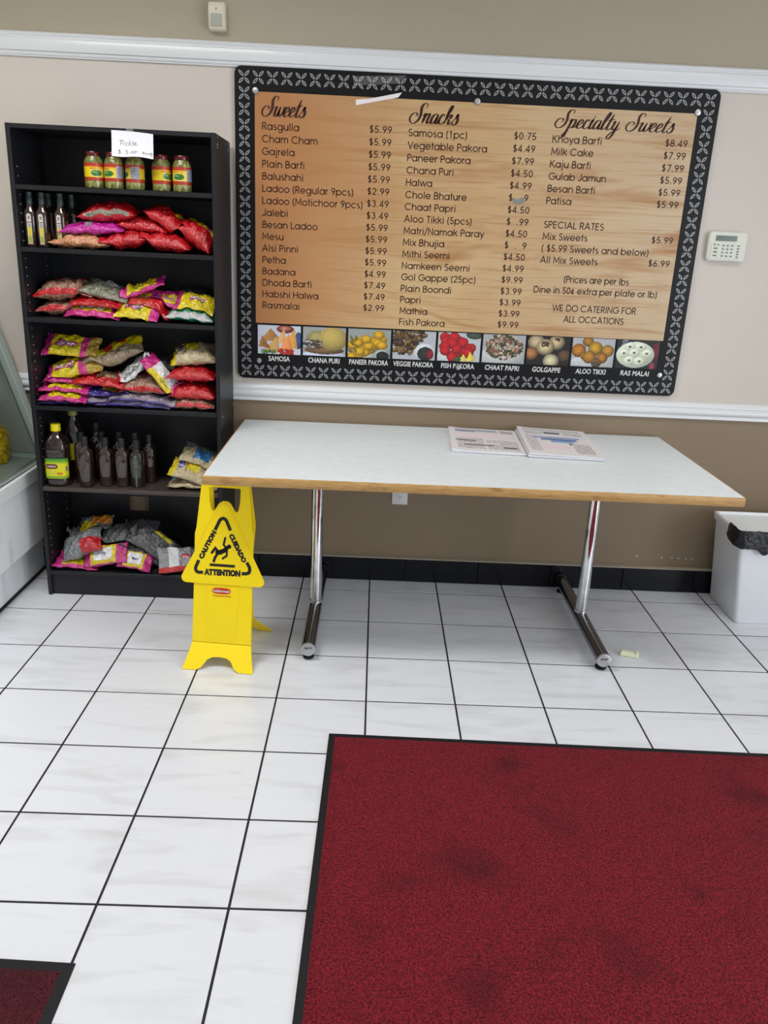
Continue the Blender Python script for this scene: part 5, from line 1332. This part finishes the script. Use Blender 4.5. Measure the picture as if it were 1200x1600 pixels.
BAGS = [
    ('s2', -1.1378, -0.235, 1.4254, 0.228, 0.14, 0.055, 0, 8, 0, 'peach', 'peach-coloured grain bag under the magenta one on the second shelf'),
    ('s2', -1.0956, -0.23, 1.4664, 0.254, 0.14, 0.047, 3, 6, 0, 'magenta', "magenta packet with yellow corner stacked in the second shelf's left pile"),
    ('s2', -1.0346, -0.215, 1.5174, 0.221, 0.14, 0.073, 4, 8, 0, 'redfin', 'red bag with a grey clear seam on top of the magenta packet'),
    ('s2', -0.9087, -0.205, 1.4866, 0.193, 0.13, 0.058, -6, 12, 0, 'red_y', 'red bag with yellow label lying over the middle of the second shelf pile'),
    ('s2', -0.9741, -0.24, 1.4328, 0.187, 0.14, 0.064, 10, 6, 0, 'red', 'plain red bag at the bottom middle of the second shelf, right of the peach one'),
    ('s2', -0.8172, -0.24, 1.4329, 0.19, 0.14, 0.064, -6, 6, 0, 'red', 'plain red bag at the bottom of the second shelf, under the steeply tilted one'),
    ('s2', -0.8033, -0.215, 1.5118, 0.207, 0.13, 0.064, -34, 16, 0, 'red_y', 'steeply tilted red bag topping the right pile of the second shelf'),
    ('s2', -0.6963, -0.225, 1.4567, 0.147, 0.14, 0.079, -38, 14, 0, 'red_y2', 'red bag with yellow label wedged against the right side of the second shelf'),
    ('s3', -1.2735, -0.215, 1.2493, 0.233, 0.15, 0.076, 2, 12, 0, 'clearbrown', "brown lentil bag with red band on top of the third shelf's left pile"),
    ('s3', -1.2743, -0.235, 1.1783, 0.232, 0.15, 0.059, 0, 8, 0, 'clearbrown', 'brown lentil bag with thin red seam under another at the left of the third shelf'),
    ('s3', -1.0658, -0.2, 1.2481, 0.202, 0.15, 0.051, -17, 18, 0, 'greygreen', 'olive grey seed bag with silver label lying tilted on the third shelf'),
    ('s3', -1.0966, -0.235, 1.2103, 0.2, 0.13, 0.03, -2, 6, 0, 'redtape', 'flat red packet with clear tape under the olive seed bag'),
    ('s3', -1.1042, -0.25, 1.1701, 0.216, 0.13, 0.026, -2, 20, 0, 'pinkwhite', 'pink and yellow packet with white label at the bottom of the third shelf'),
    ('s3', -0.9345, -0.265, 1.1716, 0.17, 0.12, 0.026, -5, 34, 0, 'logo180', 'yellow packet with pink tip and upside-down lettering at the third shelf edge'),
    ('s3', -0.9288, -0.215, 1.2695, 0.193, 0.1, 0.026, 24, 20, 0, 'pinkyel', 'pink packet tilted upwards above the double-logo packet on the third shelf'),
    ('s3', -0.8784, -0.215, 1.2332, 0.203, 0.1, 0.027, 0, 40, 0, 'pinkdouble', 'pink packet with two small yellow logo panels on the third shelf'),
    ('s3', -0.8908, -0.215, 1.1791, 0.166, 0.14, 0.043, -3, 10, 0, 'redclear', 'translucent red bag behind the upside-down yellow packet on the third shelf'),
    ('s3', -0.7246, -0.215, 1.223, 0.159, 0.12, 0.035, -8, 34, 0, 'logoright', "yellow packet with pink left end resting on green foil at the third shelf's right"),
    ('s3', -0.7342, -0.235, 1.1731, 0.19, 0.15, 0.046, -4, 14, 0, 'green', 'green foil packet with silver fin at the right of the third shelf'),
    ('s3', -0.7418, -0.13, 1.2584, 0.152, 0.1, 0.03, -4, 14, 0, 'darkgrey', 'dark grey bag behind the yellow packet at the right of the third shelf'),
    ('s4', -1.2566, -0.2, 1.0348, 0.223, 0.12, 0.032, -4, 42, 0, 'logo', 'yellow packet with pink ends topping the left pile of the fourth shelf'),
    ('s4', -1.2729, -0.215, 0.9525, 0.246, 0.13, 0.039, 16, 34, 0, 'logotilt', 'yellow packet with pink tip sloping down left in the fourth shelf pile'),
    ('s4', -1.2418, -0.225, 0.9145, 0.167, 0.13, 0.026, -3, 14, 0, 'pinkwhite', 'pink packet with white corner label below the sloping yellow packet, fourth shelf'),
    ('s4', -1.2638, -0.235, 0.8793, 0.201, 0.14, 0.026, -2, 10, 0, 'pinkyel', 'thin pink and yellow packet, upper of two at the left of the fourth shelf'),
    ('s4', -1.2725, -0.24, 0.8437, 0.19, 0.14, 0.026, -2, 10, 0, 'pinkyel', 'thin pink and yellow packet, lower of two at the left of the fourth shelf'),
    ('s4', -1.2288, -0.24, 0.8145, 0.273, 0.14, 0.026, 2, 8, 0, 'purpleclear', 'clear and purple packet at the bottom left of the fourth shelf'),
    ('s4', -1.0754, -0.195, 0.9966, 0.297, 0.13, 0.062, 28, 32, 0, 'yellowbrown', 'large yellow and brown grain bag leaning up to the right on the fourth shelf'),
    ('s4', -1.106, -0.22, 0.912, 0.209, 0.14, 0.036, -4, 14, 0, 'redrice', 'red bag with grain window under the large yellow bag, fourth shelf'),
    ('s4', -0.9825, -0.225, 0.9489, 0.179, 0.1, 0.026, 42, 32, 0, 'silver', 'white and silver foil packet leaning up right in the middle of the fourth shelf'),
    ('s4', -0.938, -0.22, 0.8988, 0.195, 0.14, 0.06, 3, 22, 0, 'clearbrown', 'brown grain bag with red panel in the middle of the fourth shelf'),
    ('s4', -1.0923, -0.225, 0.8619, 0.22, 0.13, 0.026, -6, 10, 0, 'purpleyel', 'purple packet with yellow patch in the middle stack of the fourth shelf'),
    ('s4', -0.9345, -0.225, 0.8376, 0.272, 0.15, 0.026, -5, 8, 0, 'purpleclear', 'purple seamed clear bag, upper of two at the bottom middle of the fourth shelf'),
    ('s4', -0.9708, -0.24, 0.7998, 0.305, 0.15, 0.026, -1, 6, 0, 'purpleclear', 'purple seamed clear bag, lowest in the middle of the fourth shelf'),
    ('s4', -0.8534, -0.255, 0.9339, 0.213, 0.1, 0.026, -52, 28, 0, 'whiteyel', 'white, yellow and pink packet propped on edge on the fourth shelf'),
    ('s4', -0.7376, -0.205, 1.023, 0.182, 0.14, 0.069, 6, 24, 0, 'rice', 'cream rice bag with yellow panel and blue oval topping the right pile'),
    ('s4', -0.7394, -0.23, 0.9502, 0.192, 0.14, 0.056, 0, 6, 0, 'redtape', 'red packet with clear tape strip, upper of two reds on the fourth shelf'),
    ('s4', -0.736, -0.232, 0.8788, 0.187, 0.14, 0.064, -1, 8, 0, 'red_s', 'glossy red packet, lower of two reds at the right of the fourth shelf'),
    ('s4', -0.7392, -0.238, 0.8121, 0.187, 0.14, 0.042, 0, 8, 0, 'clearbrown', 'brown grain bag with red seam at the bottom right of the fourth shelf'),
    ('s4', -0.8471, -0.16, 0.9762, 0.109, 0.1, 0.039, -30, 20, 0, 'darkgrey', 'small dark grey bag behind the propped white packet on the fourth shelf'),
    ('s5', -0.7463, -0.225, 0.487, 0.209, 0.15, 0.026, -3, 10, 0, 'bluerice', 'flat blue and cream rice packet at the bottom by the table corner, fifth shelf'),
    ('s5', -0.7516, -0.23, 0.5409, 0.191, 0.12, 0.041, -18, 30, 0, 'rice', 'cream rice bag with blue oval and yellow stripe by the table corner'),
    ('s5', -0.7032, -0.2, 0.6011, 0.164, 0.12, 0.033, -20, 34, 0, 'blueclear', 'clear rice bag with blue band on top of the pile by the table corner'),
    ('s6', -1.3077, -0.215, 0.19, 0.189, 0.14, 0.075, 26, 34, 0, 'greyred', 'grey clear bag with red panel slumped at the left of the bottom shelf'),
    ('s6', -1.195, -0.16, 0.2659, 0.147, 0.1, 0.044, 8, 36, 0, 'orangeyel', 'orange and yellow packet at the back of the bottom shelf pile'),
    ('s6', -1.2035, -0.215, 0.1945, 0.158, 0.12, 0.045, -38, 44, 0, 'greyorange', 'grey clear bag with orange label standing tilted in the bottom shelf pile'),
    ('s6', -1.2764, -0.25, 0.1137, 0.194, 0.14, 0.026, -4, 12, 0, 'pinkyel', 'flat pink and yellow packet at the left front of the bottom shelf'),
    ('s6', -1.1232, -0.275, 0.1246, 0.19, 0.11, 0.037, 11, 42, 0, 'whitelabel', 'pink and yellow packet with white label tipping over the bottom shelf edge'),
    ('s6', -1.0839, -0.205, 0.234, 0.179, 0.14, 0.075, 14, 30, 0, 'charcoal', 'charcoal seed bag with faint stripes in the middle of the bottom shelf'),
    ('s6', -1.0, -0.14, 0.2465, 0.134, 0.12, 0.048, 0, 26, 0, 'charcoal2', 'small charcoal seed bag at the back of the bottom shelf'),
    ('s6', -0.9264, -0.215, 0.2093, 0.234, 0.14, 0.059, -36, 34, 0, 'charcoalyel', 'large charcoal bag with yellow strip tilted down right on the bottom shelf'),
    ('s6', -0.9643, -0.235, 0.1624, 0.195, 0.13, 0.052, -18, 22, 0, 'charcoal2', 'charcoal seed bag lying under the yellow-striped one on the bottom shelf'),
    ('s6', -0.9954, -0.278, 0.1166, 0.143, 0.1, 0.026, -10, 38, 0, 'whitelabel', 'small pink and yellow packet with white label at the front centre of the bottom shelf'),
    ('s6', -0.8004, -0.262, 0.133, 0.209, 0.13, 0.026, -4, 46, 22, 'redgrey', 'grey striped packet with red front end beside the yellow floor sign'),
]
ZS = {'s2': 1.406, 's3': 1.150, 's4': .812, 's5': .478, 's6': .110}
for i_, sp_ in sorted(enumerate(BAGS), key=lambda q: q[1][3]): bag(sp_, i_, ZS[sp_[0]])      # lowest first

# ---------------------------------------------------------------- pickle jars on the top shelf
mat('pickle', s2l('77783a'), .35, coat=.8, crough=.06, mix=[('wave', 30, s2l('a9a85e'), .3, .8, (3, 3, .2)), ('noise', 60, s2l('4c4a20'), .5, .7)], bump=(90, .5, .003))
mat('jar_lid', s2l('5e1418'), .35, metal=.2, coat=.5)
mat('glass_clear', (.95, .97, .95), .02, trans=1.0, ior=1.3)
def jar_label(seed):
    H, W = 40, 120; im = np.ones((H, W, 3)) * np.array([.93, .80, .10]); rs = np.random.RandomState(seed); yy, xx = np.mgrid[0:H, 0:W]
    im[:7] = (.72, .20, .12); im[32:] = (.70, .22, .12); im[7:9, :] = (.88, .5, .12)
    for c in (14, 74):           # leafy pickle picture and lettering of the front face, twice around
        m = ((xx - c - 10) / 12.) ** 2 + ((yy - 22) / 7.) ** 2 < 1; im[m] = (.20, .46, .20); m = ((xx - c - 6) / 5.) ** 2 + ((yy - 20) / 2.) ** 2 < 1; im[m] = (.55, .72, .40)
        m = ((xx - c - 13) / 14.) ** 2 + ((yy - 22) / 9.) ** 2; im[(m < 1.15) & (m > 1)] = (.93, .93, .80)
        im[10:14, c - 4:c + 20] = np.where(rs.rand(4, 24, 1) < .5, np.array([.65, .15, .1]), im[10:14, c - 4:c + 20])
    for c in (102,):          # silver-grey text panel at the back of the label
        im[5:32, c:c + 18] = (.66, .68, .72); g = rs.rand(24, 16, 1) < .35; im[7:31, c + 1:c + 17] = np.where(g, np.array([.48, .5, .55]), im[7:31, c + 1:c + 17])
    return im
def make_jar(loc, rz, label):
    t = thing('pickle_jar', label, 'jar', loc, (0, 0, rz), 'pickle jars on the top shelf')
    b = newbm(); lathe(b, [(.026, 0), (.0325, .003), (.034, .012), (.034, .088), (.031, .100), (.0255, .108), (.0250, .113)], 36)
    for v in b.verts:           # ribbed by the upright gherkins pressed to the glass
        a = math.atan2(v.co.y, v.co.x)
        if not .030 < v.co.z < .082: k = 1 + .018 * math.sin(a * 14); v.co.x *= k; v.co.y *= k
    obj('jar_body', b, 'pickle', t, True)
    b = newbm(); lathe(b, [(.0268, .110), (.0275, .112), (.0275, .122), (.0262, .125)], 36); obj('lid', b, 'jar_lid', t, True)
    def S(x, y): a = -PI / 2 - PI + x * 2 * PI; return (.0347 * math.cos(a), .0347 * math.sin(a), .026 + y * .060)
    raster('label', jar_label(int(rz * 10) % 7), S, t, 1.0, 1.0, 'print')
for x_, y_, rz_, lab_ in ((-1.078, -.245, -.73, 'leftmost pickle jar of green gherkins with yellow and red label'),
                          (-1.005, -.245, -1.68, 'second pickle jar from the left, partly behind the paper note'),
                          (-.928, -.245, -2.4, 'middle pickle jar showing the grey text panel, below the paper note'),
                          (-.832, -.240, -.31, 'fourth pickle jar from the left, yellow label turned with leaf at its right edge'),
                          (-.755, -.245, -1.47, 'rightmost pickle jar with yellow label and green leaf in front')):
    make_jar((x_, y_, SH[0] + .0004), rz_, lab_)

# ---------------------------------------------------------------- bottles
mat('dark_glass', (.030, .014, .009), .06, coat=1.0, crough=.03, spec=.8); mat('bottle_cap', s2l('3d4a48'), .35); mat('black_cap', (.02, .02, .022), .4)
mat('oil_amber', s2l('4a2606'), .08, coat=1.0, crough=.04); mat('oil_dark', s2l('1d1110'), .08, coat=1.0, crough=.04, mix=[('noise', 20, s2l('31201f'), .45, .7)])
mat('amber_lit', s2l('8a5410'), .15, coat=.9)
mat('cap_yellow', s2l('e6d816'), .4); mat('cap_pale', s2l('9c9748'), .4); mat('dark_green_glass', (.014, .016, .012), .05, coat=1.0, crough=.03)
mat('embossed', s2l('5b6458'), .3, coat=.4)
def slim_label():
    H, W = 60, 14; im = np.ones((H, W, 3)) * np.array([.84, .78, .74]); rs = np.random.RandomState(2)
    im[5:11, 4:10] = (.45, .50, .50); im[16:18] = (.38, .30, .45); im[20:27, 2:12] = np.where(rs.rand(7, 10, 1) < .45, .35, .82); im[27:44] = (.84, .76, .24); im[40:46, 4:10] = (.75, .72, .55)
    im[44:56] = (.62, .66, .32); im[56:] = (.78, .60, .58); im[:, 0] = im[:, -1] = (.80, .74, .66); return im
def slim_bottle(loc, rz, label, lab=True, first=[None]):
    t = thing('oil_bottle', label, 'bottle', loc, (0, 0, rz), 'slim bottles on the second shelf')
    b = newbm(); lathe(b, [(.017, 0), (.0205, .003), (.0205, .118), (.019, .126), (.012, .137), (.0095, .146), (.0090, .168)], 32, sq=4.5); obj('bottle_body', b, 'dark_glass', t, True, sharp=60)
    b = newbm(); lathe(b, [(.0105, .150), (.0112, .152), (.0112, .176), (.0098, .178), (.0098, .186), (.0105, .187), (.0105, .192), (.008, .193)], 24); obj('cap', b, 'bottle_cap', t, True)
    if lab:
        def S(x, y):
            z = .010 + y * .108; w = .0052 * 2; k = 1.0
            if y > .93: k = max(.0, 1 - ((y - .93) / .07) ** 2) ** .5 * .98 + .02
            return ((x - .5) * 2 * .0085 * k, -.0213, z)
        raster('label', slim_label(), S, t, 1.0, 1.0, 'print')
slim_bottle((-1.317, -.268, SH[1] + .0004), .06, 'leftmost slim dark oil bottle with arched white and yellow label')
slim_bottle((-1.272, -.268, SH[1] + .0004), .0, 'second slim dark oil bottle from the left with arched label')
slim_bottle((-1.206, -.262, SH[1] + .0004), -.12, 'third labelled slim oil bottle, touching the peach bag')
slim_bottle((-1.274, -.200, SH[1] + .0004), .1, 'unlabelled slim bottle standing behind, between the second and third labelled bottles', False)
slim_bottle((-1.190, -.190, SH[1] + .0004), .1, 'slim bottle half hidden in the dark behind the peach bag', False)

def jug_label():
    H, W = 60, 90; im = np.ones((H, W, 3)) * np.array([.88, .86, .08]); yy, xx = np.mgrid[0:H, 0:W]
    g = np.clip((16 - yy) / 12., 0, 1)[..., None]; im = im * (1 - g) + g * np.array([.30, .60, .22]); im[52:] = (.55, .70, .16)
    m = (np.abs((xx - 34) / 20.) ** 2.5 + np.abs((yy - 23) / 8.) ** 2.5) < 1; im[m] = (.42, .18, .14); m = ((xx - 58) / 10.) ** 2 + ((yy - 44) / 5.) ** 2 < 1; im[m] = (.84, .56, .18)
    im[24:38, 76:84] = (.5, .5, .52); rs = np.random.RandomState(5); im[36:48, 20:50] = np.where(rs.rand(12, 30, 1) < .2, .55, im[36:48, 20:50]); return im
def jug(loc, rz):
    t = thing('oil_jug', 'large mustard oil bottle with bright yellow cap and yellow-green label', 'bottle', loc, (0, 0, rz), 'bottles on the fifth shelf')
    b = newbm(); lathe(b, [(.040, 0), (.0455, .005), (.046, .030), (.043, .036), (.046, .042), (.046, .112), (.043, .118), (.046, .126), (.0455, .165), (.040, .185), (.026, .205), (.0165, .218), (.0155, .226)], 40, sq=3.6); obj('bottle_body', b, 'oil_dark', t, True, sharp=50)
    b = newbm(); lathe(b, [(.0165, .222), (.0195, .224), (.0195, .250), (.0180, .253)], 28)
    for v in b.verts:
        if v.co.z > .223 and v.co.z < .251: a = math.atan2(v.co.y, v.co.x); k = 1 + .02 * math.sin(a * 14); v.co.x *= k; v.co.y *= k
    obj('cap', b, 'cap_yellow', t, True)
    def S(x, y):
        a = -PI * .5 - 1.15 + x * 2.3; c, s = math.cos(a), math.sin(a); k = .0468 / (abs(c) ** 3.6 + abs(s) ** 3.6) ** (1 / 3.6); return (k * c, k * s, .034 + y * .084)
    lb = raster('label', jug_label(), S, t, 1.0, 1.0, 'print')
    b = newbm(); font_put(b, 'HAMILA', lambda u, v: tuple(Vector(S(u, v)) + Vector((0, -.0008, 0))), .105, .385, .575, bold=.004, width=.33, align='c'); obj('lettering', b, 'l_white', lb)
    b = newbm(); font_put(b, 'MUSTARD', lambda u, v: (u, -.0470, v), .010, .0, .145, bold=.0003, width=.055, align='c'); obj('lettering', b, 'embossed', t)
jug((-1.2935, -.262, SH[4] + .0004), .05)
def tall_bottle():
    t = thing('tall_oil_bottle', 'tall amber oil bottle with dull yellow cap behind the mustard oil bottle', 'bottle', (-1.262, -.155, SH[4] + .0004), (0, 0, .2), 'bottles on the fifth shelf')
    b = newbm(); lathe(b, [(.036, 0), (.040, .006), (.040, .17), (.036, .20), (.020, .235), (.014, .255), (.014, .272)], 32, sq=3.2); obj('bottle_body', b, 'oil_dark', t, True, sharp=50)
    b = newbm(); lathe(b, [(.0165, .266), (.0195, .268), (.0195, .292), (.018, .295)], 24); obj('cap', b, 'cap_pale', t, True)
    b = newbm(); box(b, -.012, .004, -.0425, -.040, .085, .155, .001); box(b, .012, .030, -.0415, -.039, .075, .165, .001, mi=1); obj('label', b, ['cap_yellow', 'amber_lit'], t)  # yellow label strip; the amber slab paints light through the oil as colour
tall_bottle()
def dark_bottle(loc, rz, label, h=.205, r=.0265, emb=False, name='dark_oil_bottle'):
    t = thing(name, label, 'bottle', loc, (0, 0, rz), 'dark bottles on the fifth shelf')
    k = h / .205
    b = newbm(); lathe(b, [(r * .85, 0), (r, .004), (r, .135 * k), (r * .93, .146 * k), (r * .5, .158 * k), (.0105, .166 * k), (.0100, .188 * k)], 32, sq=4.0); obj('bottle_body', b, 'dark_green_glass' if emb else 'dark_glass', t, True, sharp=60)
    b = newbm(); lathe(b, [(.0125, .168 * k), (.0132, .170 * k), (.0132, .203 * k), (.0115, .205 * k)], 24); obj('cap', b, 'black_cap', t, True)
    if emb:
        b = newbm()
        for (zz, ww, hh) in ((.128, .014, .016), (.108, .022, .022), (.092, .026, .007), (.084, .020, .006), (.040, .008, .080)):
            prism(b, [(ww / 2 * math.copysign(abs(math.cos(R(a))) ** .7, math.cos(R(a))), zz + hh / 2 * math.sin(R(a))) for a in range(0, 360, 24)], -r - .0014, -r + .002)
        obj('raised_emblem', b, 'embossed', t)
for x_, y_, h_, e_, lab_ in ((-1.178, -.272, .205, False, 'foremost dark bottle next to the tall amber one, nearest the shelf edge'),
                             (-1.213, -.215, .212, False, 'dark bottle tucked behind the foremost dark one, left of it'),
                             (-1.103, -.250, .200, False, 'second dark bottle from the left in the front row of the fifth shelf'),
                             (-1.036, -.250, .200, False, 'third dark bottle from the left in the front row of the fifth shelf'),
                             (-.976, -.250, .195, True, 'rightmost dark bottle with a pale raised emblem on its front'),
                             (-1.140, -.180, .210, False, 'dark bottle in the back row between the first and second front bottles'),
                             (-1.070, -.175, .210, False, 'dark bottle in the back row between the second and third front bottles'),
                             (-1.004, -.175, .210, False, 'dark bottle in the back row beside the emblem bottle'),
                             (-.945, -.180, .205, False, 'dark bottle at the right end of the back row, fifth shelf'),
                             (-1.178, -.130, .235, False, 'taller dark bottle deep at the back of the fifth shelf')):
    dark_bottle((x_, y_, SH[4] + .0004), .05, lab_, h_, emb=e_)
